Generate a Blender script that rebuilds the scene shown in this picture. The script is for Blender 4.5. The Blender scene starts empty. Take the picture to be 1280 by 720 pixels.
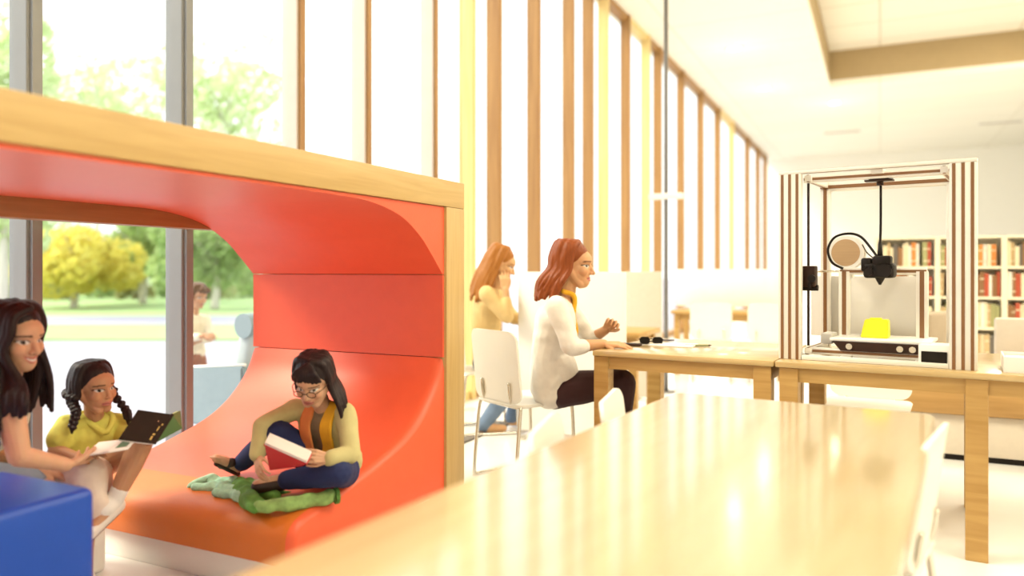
import bpy, bmesh, math, random
import numpy as np
from mathutils import Vector, Matrix, Quaternion
random.seed(7)
C = bpy.context.scene.collection
sc = bpy.context.scene

# ------------------------------------------------------------------ frame
# World: X runs from the window wall into the room, Y along the window wall, Z up.
CAM_H, FPX, HOR = 1.2, 950.0, 338.0
TH = math.atan(460/950)
CO, SI = math.cos(TH), math.sin(TH)
def W(x, d, z=0.0):
    return Vector((CO*x-SI*d, SI*x+CO*d, z))
def P(px, py, d):
    return W((px-640)/FPX*d, d, CAM_H-(py-HOR)/FPX*d)
def G(px, py, z=0.0):
    d = (CAM_H-z)*FPX/(py-HOR)
    return W((px-640)/FPX*d, d, z)
def D(x, d, z=0.0):          # direction given as right / away / up
    return W(x, d, z).normalized()

# ------------------------------------------------------------------ materials
def newmat(name):
    m = bpy.data.materials.new(name); m.use_nodes = True
    nt = m.node_tree
    return m, nt, nt.nodes['Principled BSDF']
def N(nt, t, **k):
    n = nt.nodes.new(t)
    for a, b in k.items(): setattr(n, a, b)
    return n
def mat(name, col, rough=.55, var=.12, scale=(8, 8, 8), bump=.0, bscale=60, metal=0., spec=.5, sheen=0., coat=0.):
    m, nt, b = newmat(name)
    tc = N(nt, 'ShaderNodeTexCoord'); mp = N(nt, 'ShaderNodeMapping'); mp.inputs['Scale'].default_value = scale
    nt.links.new(tc.outputs['Object'], mp.inputs['Vector'])
    nz = N(nt, 'ShaderNodeTexNoise'); nz.inputs['Scale'].default_value = 1.0; nz.inputs['Detail'].default_value = 5
    nt.links.new(mp.outputs[0], nz.inputs['Vector'])
    mx = N(nt, 'ShaderNodeMix', data_type='RGBA')
    mx.inputs[6].default_value = tuple(c*(1-var) for c in col)+(1,)
    mx.inputs[7].default_value = tuple(min(1, c*(1+var)) for c in col)+(1,)
    nt.links.new(nz.outputs['Fac'], mx.inputs[0]); nt.links.new(mx.outputs[2], b.inputs['Base Color'])
    b.inputs['Roughness'].default_value = rough; b.inputs['Metallic'].default_value = metal
    b.inputs['Specular IOR Level'].default_value = spec
    if sheen: b.inputs['Sheen Weight'].default_value = sheen
    if coat: b.inputs['Coat Weight'].default_value = coat; b.inputs['Coat Roughness'].default_value = .15
    if bump:
        n2 = N(nt, 'ShaderNodeTexNoise'); n2.inputs['Scale'].default_value = bscale; n2.inputs['Detail'].default_value = 3
        nt.links.new(tc.outputs['Object'], n2.inputs['Vector'])
        bp = N(nt, 'ShaderNodeBump'); bp.inputs['Strength'].default_value = bump; bp.inputs['Distance'].default_value = .01
        nt.links.new(n2.outputs['Fac'], bp.inputs['Height']); nt.links.new(bp.outputs[0], b.inputs['Normal'])
    return m
def wood(name, c1, c2, rough=.4, grain=(2, 40, 40), coat=0., spec=.5):
    m, nt, b = newmat(name)
    tc = N(nt, 'ShaderNodeTexCoord'); mp = N(nt, 'ShaderNodeMapping'); mp.inputs['Scale'].default_value = grain
    nt.links.new(tc.outputs['Object'], mp.inputs['Vector'])
    nz = N(nt, 'ShaderNodeTexNoise'); nz.inputs['Scale'].default_value = 1; nz.inputs['Detail'].default_value = 6; nz.inputs['Distortion'].default_value = .6
    nt.links.new(mp.outputs[0], nz.inputs['Vector'])
    cr = N(nt, 'ShaderNodeValToRGB')
    cr.color_ramp.elements[0].position = .32; cr.color_ramp.elements[0].color = c1+(1,)
    cr.color_ramp.elements[1].position = .68; cr.color_ramp.elements[1].color = c2+(1,)
    nt.links.new(nz.outputs['Fac'], cr.inputs[0]); nt.links.new(cr.outputs[0], b.inputs['Base Color'])
    b.inputs['Roughness'].default_value = rough; b.inputs['Specular IOR Level'].default_value = spec
    if coat: b.inputs['Coat Weight'].default_value = coat; b.inputs['Coat Roughness'].default_value = .12
    return m
def tiled(name, col, line, sx, sy, rough=.7, gap=.012, spec=.3):
    m, nt, b = newmat(name)
    tc = N(nt, 'ShaderNodeTexCoord')
    br = N(nt, 'ShaderNodeTexBrick'); br.offset = 0.0
    br.inputs['Color1'].default_value = col+(1,); br.inputs['Color2'].default_value = tuple(c*.97 for c in col)+(1,)
    br.inputs['Mortar'].default_value = line+(1,); br.inputs['Scale'].default_value = 1
    br.inputs['Mortar Size'].default_value = gap; br.inputs['Brick Width'].default_value = sx; br.inputs['Row Height'].default_value = sy
    nt.links.new(tc.outputs['Object'], br.inputs['Vector']); nt.links.new(br.outputs['Color'], b.inputs['Base Color'])
    b.inputs['Roughness'].default_value = rough; b.inputs['Specular IOR Level'].default_value = spec
    return m
def glassmat():
    m = bpy.data.materials.new('window_glass'); m.use_nodes = True; nt = m.node_tree
    for n in list(nt.nodes): nt.nodes.remove(n)
    o = N(nt, 'ShaderNodeOutputMaterial'); t = N(nt, 'ShaderNodeBsdfTransparent'); g = N(nt, 'ShaderNodeBsdfGlossy')
    t.inputs[0].default_value = (.97, .985, .975, 1); g.inputs['Roughness'].default_value = .02
    lw = N(nt, 'ShaderNodeLayerWeight'); lw.inputs[0].default_value = .5
    fr = N(nt, 'ShaderNodeMath', operation='POWER'); fr.inputs[1].default_value = 5
    nt.links.new(lw.outputs['Facing'], fr.inputs[0])
    f2 = N(nt, 'ShaderNodeMath', operation='MULTIPLY_ADD'); f2.inputs[1].default_value = .35; f2.inputs[2].default_value = .02
    nt.links.new(fr.outputs[0], f2.inputs[0]); fr = f2
    mx = N(nt, 'ShaderNodeMixShader')
    nt.links.new(fr.outputs[0], mx.inputs[0]); nt.links.new(t.outputs[0], mx.inputs[1]); nt.links.new(g.outputs[0], mx.inputs[2])
    nt.links.new(mx.outputs[0], o.inputs[0]); return m
def skinmat():
    m, nt, b = newmat('skin')
    a = N(nt, 'ShaderNodeAttribute'); a.attribute_name = 'Col'
    nz = N(nt, 'ShaderNodeTexNoise'); nz.inputs['Scale'].default_value = 30
    mx = N(nt, 'ShaderNodeMix', data_type='RGBA', blend_type='MULTIPLY'); mx.inputs[0].default_value = .12
    nt.links.new(a.outputs['Color'], mx.inputs[6]); nt.links.new(nz.outputs['Color'], mx.inputs[7])
    nt.links.new(mx.outputs[2], b.inputs['Base Color'])
    b.inputs['Roughness'].default_value = .5; b.inputs['Subsurface Weight'].default_value = .08
    b.inputs['Subsurface Radius'].default_value = (.01, .004, .002); b.inputs['Specular IOR Level'].default_value = .3
    return m
def hairmat(name, c1, c2):
    m, nt, b = newmat(name)
    tc = N(nt, 'ShaderNodeTexCoord'); mp = N(nt, 'ShaderNodeMapping'); mp.inputs['Scale'].default_value = (130, 130, 9)
    nt.links.new(tc.outputs['Object'], mp.inputs['Vector'])
    nz = N(nt, 'ShaderNodeTexNoise'); nz.inputs['Scale'].default_value = 1; nz.inputs['Detail'].default_value = 3
    nt.links.new(mp.outputs[0], nz.inputs['Vector'])
    mx = N(nt, 'ShaderNodeMix', data_type='RGBA'); mx.inputs[6].default_value = c1+(1,); mx.inputs[7].default_value = c2+(1,)
    nt.links.new(nz.outputs['Fac'], mx.inputs[0]); nt.links.new(mx.outputs[2], b.inputs['Base Color'])
    bp = N(nt, 'ShaderNodeBump'); bp.inputs['Strength'].default_value = .6; bp.inputs['Distance'].default_value = .004
    nt.links.new(nz.outputs['Fac'], bp.inputs['Height']); nt.links.new(bp.outputs[0], b.inputs['Normal'])
    b.inputs['Roughness'].default_value = .42; b.inputs['Specular IOR Level'].default_value = .2
    return m
def emit(name, col, s):
    m, nt, b = newmat(name)
    b.inputs['Base Color'].default_value = col+(1,); b.inputs['Emission Color'].default_value = col+(1,); b.inputs['Emission Strength'].default_value = s
    return m

M = {}
M['white'] = mat('white_laminate', (.86, .84, .79), .35, .03)
M['shelf'] = mat('cream_shelf', (.90, .82, .62), .5, .03)
M['wall'] = mat('white_wall_paint', (.94, .91, .84), .8, .02)
M['floor'] = mat('polished_white_floor', (.8, .79, .77), .22, .05, (3, 3, 3), coat=.2)
M['ceil'] = tiled('ceiling_tile_cream', (.9, .86, .76), (.74, .69, .58), 3.0, 1.5, gap=.012)
M['ceil2'] = tiled('coffer_tile', (.86, .8, .68), (.66, .58, .45), 2.4, 1.2, gap=.02)
M['tan'] = mat('coffer_tan_paint', (.42, .31, .16), .7, .05)
M['alu'] = mat('grey_mullion', (.24, .25, .26), .5, .06, spec=.4)
M['alu2'] = mat('pale_mullion', (.62, .55, .5), .5, .06, spec=.4)
M['fin'] = wood('brown_fin_wood', (.30, .15, .045), (.42, .23, .075), .5, (30, 30, 1.2))
M['fin2'] = wood('pale_fin_wood', (.72, .52, .2), (.82, .63, .28), .5, (30, 30, 1.2))
M['podwood'] = wood('pod_maple', (.50, .33, .12), (.58, .40, .16), .42, (40, 2.2, 40))
M['podwoodv'] = wood('pod_maple_upright', (.50, .33, .12), (.58, .40, .16), .42, (40, 40, 2.2))
M['poddark'] = wood('pod_walnut', (.30, .15, .055), (.37, .19, .07), .5, (40, 2.2, 40))
M['red'] = mat('red_vinyl', (.80, .115, .042), .42, .05, (14, 14, 14), bump=.06, bscale=120, sheen=.1)
M['orange'] = mat('orange_vinyl', (.66, .17, .02), .45, .05, (14, 14, 14), bump=.06, bscale=120)
M['blue'] = mat('blue_vinyl', (.002, .062, .45), .38, .06, (10, 10, 10), bump=.05, bscale=90)
M['table'] = wood('oak_table', (.40, .225, .06), (.52, .32, .105), .4, (2, 30, 30))
M['tabletop'] = wood('oak_tabletop', (.46, .31, .12), (.55, .39, .17), .3, (2, 24, 24), coat=.8)
M['fgtop'] = wood('maple_tabletop', (.47, .35, .17), (.55, .42, .22), .3, (18, 1.4, 18), coat=1.); M['fgtop'].node_tree.nodes['Principled BSDF'].inputs['Coat IOR'].default_value = 1.8
M['chrome'] = mat('brushed_chrome', (.72, .68, .6), .22, .05, metal=1.)
M['chair'] = mat('white_chair_shell', (.86, .83, .76), .35, .03)
M['beige'] = mat('beige_upholstery', (.62, .55, .45), .8, .06, (30, 30, 30), bump=.1, bscale=200)
M['taupe'] = mat('taupe_upholstery', (.40, .33, .24), .8, .06, (30, 30, 30))
M['benchwood'] = wood('bench_wood', (.36, .20, .06), (.46, .27, .09), .5, (2, 30, 30))
M['black'] = mat('black_plastic', (.012, .008, .006), .45, .2, spec=.2)
M['dark'] = mat('dark_brown_metal', (.032, .013, .007), .45, .2, spec=.25)
M['slot'] = mat('bronze_slot', (.22, .10, .035), .4, .1)
M['extr'] = mat('anodised_extrusion', (.8, .77, .7), .35, .04, spec=.6)
M['grey'] = mat('light_grey_panel', (.72, .70, .66), .5, .04)
M['yellow'] = mat('yellow_print_plastic', (.85, .83, .01), .4, .1, (60, 60, 200))
M['paper'] = mat('paper', (.86, .85, .82), .7, .03)
M['spool'] = mat('tan_filament', (.50, .33, .18), .5, .1, (4, 4, 160))
M['pole'] = mat('dark_grey_pole', (.16, .15, .14), .4, .05)
M['glass'] = glassmat()
M['skin'] = skinmat()
M['lamp'] = emit('lamp_diffuser', (1, .93, .78), 6)
M['strip'] = mat('dark_floor_strip', (.16, .13, .10), .6, .1)
# outdoors
M['lawn'] = mat('lawn', (.30, .44, .19), .9, .25, (3, 3, 3))
M['plaza'] = mat('pale_paving', (.37, .37, .45), .8, .05, (2, 2, 2))
M['bark'] = mat('pale_bark', (.6, .56, .5), .9, .2, (20, 20, 3))
def leafmat(n, c):
    m = mat(n, c, .7, .3, (1.3, 1.3, 1.3)); nt = m.node_tree; b = nt.nodes['Principled BSDF']; o = nt.nodes['Material Output']
    t = N(nt, 'ShaderNodeBsdfTranslucent'); mx = N(nt, 'ShaderNodeMixShader'); mx.inputs[0].default_value = .5
    nt.links.new(b.inputs['Base Color'].links[0].from_socket, t.inputs[0])
    nt.links.new(b.outputs[0], mx.inputs[1]); nt.links.new(t.outputs[0], mx.inputs[2]); nt.links.new(mx.outputs[0], o.inputs[0]); return m
M['leaf_y'] = leafmat('yellow_leaves', (.78, .70, .18)); M['leaf_g'] = leafmat('green_leaves', (.42, .55, .24))
M['leaf_o'] = leafmat('olive_leaves', (.45, .47, .22)); M['leaf_p'] = leafmat('overexposed_leaves', (.66, .76, .46))  # leaf_p: green leaves with the washed-out overexposure put into their colour
M['lounge'] = mat('grey_blue_fabric', (.23, .30, .34), .8, .08, (20, 20, 20)); M['lounge2'] = mat('pale_grey_fabric', (.42, .48, .50), .8, .08, (20, 20, 20))

# ------------------------------------------------------------------ object helpers
def tag(o, label=None, cat=None, group=None, kind=None):
    if label: o['label'] = label
    if cat: o['category'] = cat
    if group: o['group'] = group
    if kind: o['kind'] = kind
    return o
def thing(name, label, cat, loc=(0, 0, 0), rz=0., group=None):
    o = bpy.data.objects.new(name, None); C.objects.link(o); o.empty_display_size = .1
    o.location = loc; o.rotation_euler = (0, 0, rz)
    return tag(o, label, cat, group)
def obj(name, bm, m, parent=None, smooth=False, loc=None, rz=0.):
    if isinstance(bm, bmesh.types.BMesh):
        me = bpy.data.meshes.new(name); bm.normal_update(); bm.to_mesh(me); bm.free()
    else: me = bm
    if not me.materials:
        for k in (m if isinstance(m, (list, tuple)) else [m]): me.materials.append(M[k] if isinstance(k, str) else k)
    if smooth:
        me.polygons.foreach_set('use_smooth', [True]*len(me.polygons))
    o = bpy.data.objects.new(name, me); C.objects.link(o)
    if parent: o.parent = parent
    if loc is not None: o.location = loc
    if rz: o.rotation_euler = (0, 0, rz)
    return o
def struct(name, bm, m, parent=None, loc=None):
    o = obj(name, bm, m, parent, loc=loc)
    if not parent: o['kind'] = 'structure'
    return o
def dup(o, parent=None):
    c = o.copy(); C.objects.link(c)
    if parent: c.parent = parent
    for ch in list(o.children): dup(ch, c)
    return c
def B(): return bmesh.new()
def box(bm, c, s, rot=None, bev=0., seg=2, mi=0):
    mt = Matrix.Translation(Vector(c))
    if rot is not None: mt = mt @ (rot.to_4x4() if hasattr(rot, 'to_4x4') else rot)
    mt = mt @ Matrix.Diagonal((s[0], s[1], s[2], 1))
    r = bmesh.ops.create_cube(bm, size=1, matrix=mt)
    fs = {f for v in r['verts'] for f in v.link_faces}
    if bev:
        es = list({e for v in r['verts'] for e in v.link_edges})
        rb = bmesh.ops.bevel(bm, geom=es, offset=bev, segments=seg, affect='EDGES', profile=.5)
        fs = set(rb['faces']) | {f for f in fs if f.is_valid}
    for f in fs: f.material_index = mi
    return bm
def Rz(a): return Matrix.Rotation(a, 3, 'Z')
def frame(z, y=None):           # rotation with local Z along z
    z = Vector(z).normalized()
    y = Vector(y) if y is not None else (Vector((0, 0, 1)) if abs(z.z) < .95 else Vector((0, 1, 0)))
    x = y.cross(z).normalized(); y = z.cross(x)
    return Matrix((x, y, z)).transposed()
def cyl(bm, a, b, r, r2=None, seg=16, mi=0):
    a, b = Vector(a), Vector(b); d = b-a
    mt = Matrix.Translation((a+b)/2) @ frame(d).to_4x4()
    q = bmesh.ops.create_cone(bm, cap_ends=True, segments=seg, radius1=r, radius2=r if r2 is None else r2, depth=d.length, matrix=mt)
    for f in {f for v in q['verts'] for f in v.link_faces}: f.material_index = mi
    return bm
def sph(bm, c, r, s=(1, 1, 1), rot=None, sub=3):
    mt = Matrix.Translation(Vector(c))
    if rot is not None: mt = mt @ rot.to_4x4()
    mt = mt @ Matrix.Diagonal((s[0]*r, s[1]*r, s[2]*r, 1))
    bmesh.ops.create_icosphere(bm, subdivisions=sub, radius=1, matrix=mt); return bm
def cap(bm, a, b, ra, rb=None, sub=2):
    rb = ra if rb is None else rb
    a, b = Vector(a), Vector(b)
    sph(bm, a, ra, sub=sub); sph(bm, b, rb, sub=sub)
    if (b-a).length > 1e-4: cyl(bm, a, b, ra, rb, 16)
    return bm
def chain(bm, pts, rs, sub=2):
    for i in range(len(pts)-1): cap(bm, pts[i], pts[i+1], rs[i], rs[i+1], sub)
    return bm
def spline(pts, n=8):
    pts = [Vector(p) for p in pts]; out = []
    q = [pts[0]*2-pts[1]]+pts+[pts[-1]*2-pts[-2]]
    for i in range(1, len(q)-2):
        for k in range(n):
            t = k/n; a, b, c, d = q[i-1:i+3]
            out.append(.5*((2*b)+(c-a)*t+(2*a-5*b+4*c-d)*t*t+(3*b-a-3*c+d)*t**3))
    out.append(pts[-1]); return out
def tube(bm, pts, r, seg=10, closed=False):
    pts = [Vector(p) for p in pts]; rings = []
    n = len(pts); up = None
    for i, p in enumerate(pts):
        t = (pts[min(i+1, n-1)]-pts[max(i-1, 0)]).normalized()
        if up is None: up = Vector((0, 0, 1)) if abs(t.z) < .9 else Vector((1, 0, 0))
        x = up.cross(t).normalized(); up = t.cross(x)
        rr = r[i] if isinstance(r, (list, tuple)) else r
        rings.append([bm.verts.new(p+rr*(math.cos(2*math.pi*k/seg)*x+math.sin(2*math.pi*k/seg)*up)) for k in range(seg)])
    for a, b in zip(rings, rings[1:]):
        for k in range(seg): bm.faces.new((a[k], a[(k+1) % seg], b[(k+1) % seg], b[k]))
    bm.faces.new(rings[0][::-1]); bm.faces.new(rings[-1]); return bm
def prism(bm, prof, d0, d1, axis='x', mi=None):
    """closed profile (list of 2-tuples) extruded along an axis"""
    def mk(p, d): return {'x': (d, p[0], p[1]), 'y': (p[0], d, p[1]), 'z': (p[0], p[1], d)}[axis]
    a = [bm.verts.new(mk(p, d0)) for p in prof]; b = [bm.verts.new(mk(p, d1)) for p in prof]
    n = len(prof); fs = [bm.faces.new(a[::-1]), bm.faces.new(b)]
    for i in range(n): fs.append(bm.faces.new((a[i], a[(i+1) % n], b[(i+1) % n], b[i])))
    bmesh.ops.recalc_face_normals(bm, faces=fs)
    return fs
def rrect(w, h, r, n=6):
    out = []
    for cx, cy, a0 in ((w/2-r, h/2-r, 0), (-w/2+r, h/2-r, 90), (-w/2+r, -h/2+r, 180), (w/2-r, -h/2+r, 270)):
        for k in range(n+1):
            a = math.radians(a0+90*k/n); out.append((cx+r*math.cos(a), cy+r*math.sin(a)))
    return out
def remesh(bm, vox, smooth=3, fac=.5):
    me = bpy.data.meshes.new('tmp'); bm.to_mesh(me); bm.free()
    o = bpy.data.objects.new('tmp', me); C.objects.link(o)
    md = o.modifiers.new('r', 'REMESH'); md.mode = 'VOXEL'; md.voxel_size = vox
    if smooth:
        ms = o.modifiers.new('s', 'SMOOTH'); ms.iterations = smooth; ms.factor = fac
    dg = bpy.context.evaluated_depsgraph_get(); dg.update()
    out = bpy.data.meshes.new_from_object(o.evaluated_get(dg))
    bpy.data.objects.remove(o); bpy.data.meshes.remove(me); return out
def getco(me):
    a = np.empty(len(me.vertices)*3, np.float32); me.vertices.foreach_get('co', a); return a.reshape(-1, 3).astype(float)
def setco(me, a):
    me.vertices.foreach_set('co', a.astype(np.float32).ravel()); me.update()
def getno(me):
    a = np.empty(len(me.vertices)*3, np.float32); me.vertex_normals.foreach_get('vector', a); return a.reshape(-1, 3).astype(float)
def wrinkle(me, amp, k=40, seed=0):
    rg = np.random.RandomState(seed); p = getco(me); n = getno(me); d = np.zeros(len(p))
    for i in range(5):
        v = rg.normal(size=3); v /= np.linalg.norm(v); w = rg.normal(size=3); w /= np.linalg.norm(w)
        d += np.sin(p@v*k*(.6+.3*i)+2.2*np.sin(p@w*k*.45+i)+rg.rand()*6)/(1+.4*i)
    setco(me, p+n*(d*amp/2.5)[:, None])

# ------------------------------------------------------------------ people
def basis(fwd, up=(0, 0, 1)):
    f = Vector(fwd).normalized(); r = f.cross(Vector(up)).normalized(); u = r.cross(f)
    return r, f, u
class Head:
    def __init__(s, c, fwd, tilt=0., k=1.0):
        r, f, u = basis(fwd)
        if tilt:
            q = Quaternion(f, tilt); r = q @ r; u = q @ u
        s.c, s.r, s.f, s.u, s.k = Vector(c), r, f, u, k
        s.rot = Matrix((r, f, u)).transposed()
    def p(s, x, y, z): return s.c+s.k*(s.r*x+s.f*y+s.u*z)
    def add(s, bm, child=False):
        k = s.k; R = s.rot
        def e(c, r): sph(bm, s.p(*c), k, r, R, 3)
        e((0, -.018, .035), (.073, .092, .080))
        e((0, .022, -.03), (.060, .066, .080))
        e((0, .035, .03), (.060, .055, .050))
        if child: e((0, .045, -.045), (.050, .042, .048))
        else: e((0, .057, -.074), (.036, .034, .037))
        for x in (-1, 1):
            e((x*.034, .052, -.025), (.027, .030, .030))
            e((x*.070, -.012, -.012), (.010, .020, .031))
            cap(bm, s.p(x*.055, -.005, -.035), s.p(x*.02, .05, -.092), .020*k, .022*k)
        n = .8 if child else 1.
        cap(bm, s.p(0, .080, .008), s.p(0, .082+.021*n, -.028), .0085*k, .0115*k*n)
        for x in (-1, 1): sph(bm, s.p(x*.0105*n, .084+.010*n, -.031), .0088*k*n)
        e((0, .075, -.062), (.024, .016, .017))
    def paint(s, me, skin, lips, brow, iris=(.02, .01, .006), smile=0.):
        p = getco(me); q = (p-np.array(s.c))@np.array(s.rot)/s.k
        x, y, z = q[:, 0], q[:, 1], q[:, 2]; ax = np.abs(x)
        face = (y > .03) & (ax < .08) & (np.abs(z) < .13)
        zm = -.060+smile*18*x*x
        d = np.zeros(len(p))
        d -= .0064*np.exp(-((ax-.031)/.0165)**2-((z-.004)/.010)**2)
        d += .0045*np.exp(-((ax-.031)/.0105)**2-((z-.002)/.006)**2)
        d += .0025*np.exp(-((ax-.033)/.02)**2-((z-.026)/.007)**2)
        d += .0040*np.exp(-(x/.021)**2-((z-zm-.0055)/.005)**2)
        d += .0045*np.exp(-(x/.019)**2-((z-zm+.0065)/.005)**2)
        d -= .0045*np.exp(-(x/.024)**2-((z-zm)/.0022)**2)
        d = np.where(face, d, 0)*s.k
        p = p+np.outer(d, np.array(s.f)); setco(me, p)
        col = np.ones((len(p), 4)); col[:, :3] = skin
        def put(mask, c, a=1.):
            mask = mask & face
            col[mask, :3] = col[mask, :3]*(1-a)+np.array(c)*a
        put(((x/.060)**2+((z+.03)/.03)**2 < 1) & (ax > .022), np.array(skin)*np.array((1.05, .88, .85)), .5)
        put((x/.026)**2+((z-zm)/.0110)**2 < 1, lips)
        if smile: put((x/.019)**2+((z-zm)/.0035)**2 < 1, (.75, .7, .66))
        else: put((x/.022)**2+((z-zm)/.0016)**2 < 1, np.array(lips)*.4)
        ex = (ax-.031)/.0155; ez = (z-.002)/.0070; e = ex*ex+ez*ez
        put((e < 1.7) & (ez > -.1), (.03, .02, .018)); put(e < 1, (.74, .70, .66))
        put(((ax-.031)**2+(z-.002)**2 < .0062**2) & (e < 1.1), iris)
        put((np.abs(ax-.034) < .021) & (np.abs(z-(.0268-.28*np.maximum(ax-.036, 0))) < .0034), brow, .85)
        put((np.abs(ax-.008) < .0045) & (np.abs(z+.037) < .0028) & (y > .085), np.array(skin)*.3)
        ca = me.color_attributes.new('Col', 'FLOAT_COLOR', 'POINT'); ca.data.foreach_set('color', col.astype(np.float32).ravel())
def hand(bm, wrist, d, n, side, k=1., curl=.5, spread=1., thumb=.6):
    """wrist point, direction of the fingers d, back-of-hand normal n, side=+1 thumb on (d x n)"""
    d = Vector(d).normalized(); n = Vector(n); n = (n-d*n.dot(d)).normalized(); s = d.cross(n)*side
    w = Vector(wrist)
    for j, t in enumerate((-.030, -.010, .010, .029)):
        cap(bm, w+s*t*.55*k+d*.008*k, w+d*.082*k+s*t*k, .013*k, .0115*k)
    cap(bm, w+s*.004*k, w+d*.05*k+s*.012*k-n*.004*k, .018*k, .015*k)
    L = ((.031, .020, .017), (.041, .026, .019), (.046, .029, .020), (.041, .026, .019))
    for j, t in enumerate((-.031, -.0105, .0105, .031)):
        p = w+d*(.082+(.006 if j in (1, 2) else -.002))*k+s*t*k
        a = curl*.55; v = d+s*(t*3.2*(spread-.3))
        for i in range(3):
            dirv = (v.normalized()*math.cos(a)-n*math.sin(a))
            q = p+dirv*L[j][i]*k
            cap(bm, p, q, (.0088-.0008*i)*k, (.0080-.0008*i)*k); p = q; a += curl*.75
    p = w+d*.022*k+s*.024*k-n*.006*k
    v = (d*.75+s*.75*thumb-n*.35).normalized(); q = p+v*.042*k; cap(bm, p, q, .0135*k, .0105*k)
    v = (d*.95+s*.25*thumb-n*.45).normalized(); r = q+v*.030*k; cap(bm, q, r, .0100*k, .0092*k)
    v = (d*1.+s*.05-n*.45).normalized(); cap(bm, r, r+v*.022*k, .0092*k, .0075*k)
def torso(bm, pel, wai, che, nek, rh, rs, k=1., e=0., hips=True, wid=1.):
    rh, rs = Vector(rh).normalized(), Vector(rs).normalized(); rm = (rh+rs).normalized()
    for s in (-1, 0, 1):
        chain(bm, [pel+rh*s*.078*k*wid, wai+rm*s*.055*k*wid, che+rs*s*.072*k*wid], [.092*k+e, .080*k+e, .090*k+e], 3)
    for s in (-1, 1):
        cap(bm, che+rs*s*.075*k*wid+(nek-che)*.3, nek-(nek-che)*.25+rs*s*.02*k, .07*k+e, .045*k+e)
def finish(name, bm, vox, m, parent, origin, smooth=3, wr=0., k=40, seed=0):
    me = remesh(bm, vox, smooth)
    if wr: wrinkle(me, wr, k, seed)
    p = getco(me)-np.array(origin); setco(me, p)
    return obj(name, me, m, parent, True)
def person(label, bm, vox, head, origin, skin, lips, brow, smile=0., iris=(.02, .01, .006)):
    me = remesh(bm, vox, 3, .4)
    head.paint(me, skin, lips, brow, iris, smile)
    setco(me, getco(me)-np.array(origin))
    o = obj('person', me, 'skin', None, True, origin)
    return tag(o, label, 'person')
def hairlocks(bm, h, ends, r0=.016, r1=.006, jit=.006, seed=1, n=9):
    """ends: list of (start local xyz, [mid local xyz...], end world Vector or local xyz)"""
    rg = random.Random(seed)
    for pts in ends:
        q = [h.p(*p) if not isinstance(p, Vector) else p for p in pts]
        q = [v+Vector((rg.uniform(-jit, jit), rg.uniform(-jit, jit), rg.uniform(-jit, jit)))*h.k*(i > 0) for i, v in enumerate(q)]
        sp = spline(q, 4); m = len(sp)-1
        chain(bm, sp, [(r0*(1-(i/m)**2)+r1*(i/m)**2)*h.k for i in range(m+1)], 1)
def sharp(bm, deg=32):
    bm.normal_update()
    for f in bm.faces: f.smooth = True
    for e in bm.edges:
        if len(e.link_faces) != 2 or e.calc_face_angle(0) > math.radians(deg): e.smooth = False
def sobj(name, bm, m, parent=None, loc=None, rz=0., deg=32):
    sharp(bm, deg); return obj(name, bm, m, parent, False, loc, rz)

# ------------------------------------------------------------------ camera
cd = bpy.data.cameras.new('camera'); cam = bpy.data.objects.new('camera', cd); C.objects.link(cam)
cam.location = (0, 0, CAM_H); cam.rotation_euler = (math.pi/2, 0, TH)
cd.sensor_width = 36; cd.lens = 36*FPX/1280; cd.shift_y = -(360-HOR)/1280; cd.clip_end = 300
cd.dof.use_dof = True; cd.dof.focus_distance = 3.6; cd.dof.aperture_fstop = .85
sc.camera = cam
sc.view_settings.view_transform = 'Standard'; sc.view_settings.look = 'None'
sc.view_settings.gamma = 1; sc.view_settings.use_curve_mapping = False
sc.view_settings.exposure = 0.78

# ------------------------------------------------------------------ light
wd = bpy.data.worlds.new('world'); sc.world = wd; wd.use_nodes = True
bg = wd.node_tree.nodes['Background']; bg.inputs[0].default_value = (.96, .98, 1, 1); bg.inputs[1].default_value = 1.35
def light(name, kind, loc, energy, col, aim=None, **k):
    l = bpy.data.lights.new(name, kind); l.energy = energy; l.color = col
    for a, b in k.items(): setattr(l, a, b)
    o = bpy.data.objects.new(name, l); C.objects.link(o); o.location = loc
    if aim is not None: o.rotation_euler = Vector(aim).to_track_quat('-Z', 'Y').to_euler()
    return o
light('sun', 'SUN', (-20, 0, 20), 3.2, (1, .88, .66), aim=(.62, .34, -.70), angle=math.radians(22))

# ------------------------------------------------------------------ setting
ZC, ZR, XW, YE, XR, Y0 = 5.07, 5.8, -3.5, 28., 8., -4.5
struct('floor', box(B(), ((XW+XR)/2, (Y0+YE)/2, -.05), (XR-XW, YE-Y0, .1)), 'floor')
cx0, cx1, cy0, cy1 = -.95, 7.4, -3.5, 17.3
bm = B()
for a in ((XW-.2, cx0, Y0, YE), (cx1, XR, Y0, YE), (cx0, cx1, Y0, cy0), (cx0, cx1, cy1, YE)):
    box(bm, ((a[0]+a[1])/2, (a[2]+a[3])/2, ZC+.06), (a[1]-a[0], a[3]-a[2], .12))
struct('ceiling', bm, 'ceil')
struct('ceiling_recess', box(B(), ((cx0+cx1)/2, (cy0+cy1)/2, ZR+.05), (cx1-cx0+.4, cy1-cy0+.4, .1)), 'ceil2')
bm = B()
box(bm, (cx0-.05, (cy0+cy1)/2, (ZC+.12+ZR)/2), (.1, cy1-cy0+.2, ZR-ZC-.12)); box(bm, (cx1+.05, (cy0+cy1)/2, (ZC+.12+ZR)/2), (.1, cy1-cy0+.2, ZR-ZC-.12))
box(bm, ((cx0+cx1)/2, cy1+.05, (ZC+.12+ZR)/2), (cx1-cx0, .1, ZR-ZC-.12)); box(bm, ((cx0+cx1)/2, cy0-.05, (ZC+.12+ZR)/2), (cx1-cx0, .1, ZR-ZC-.12))
struct('trim_1', bm, 'tan')
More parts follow.
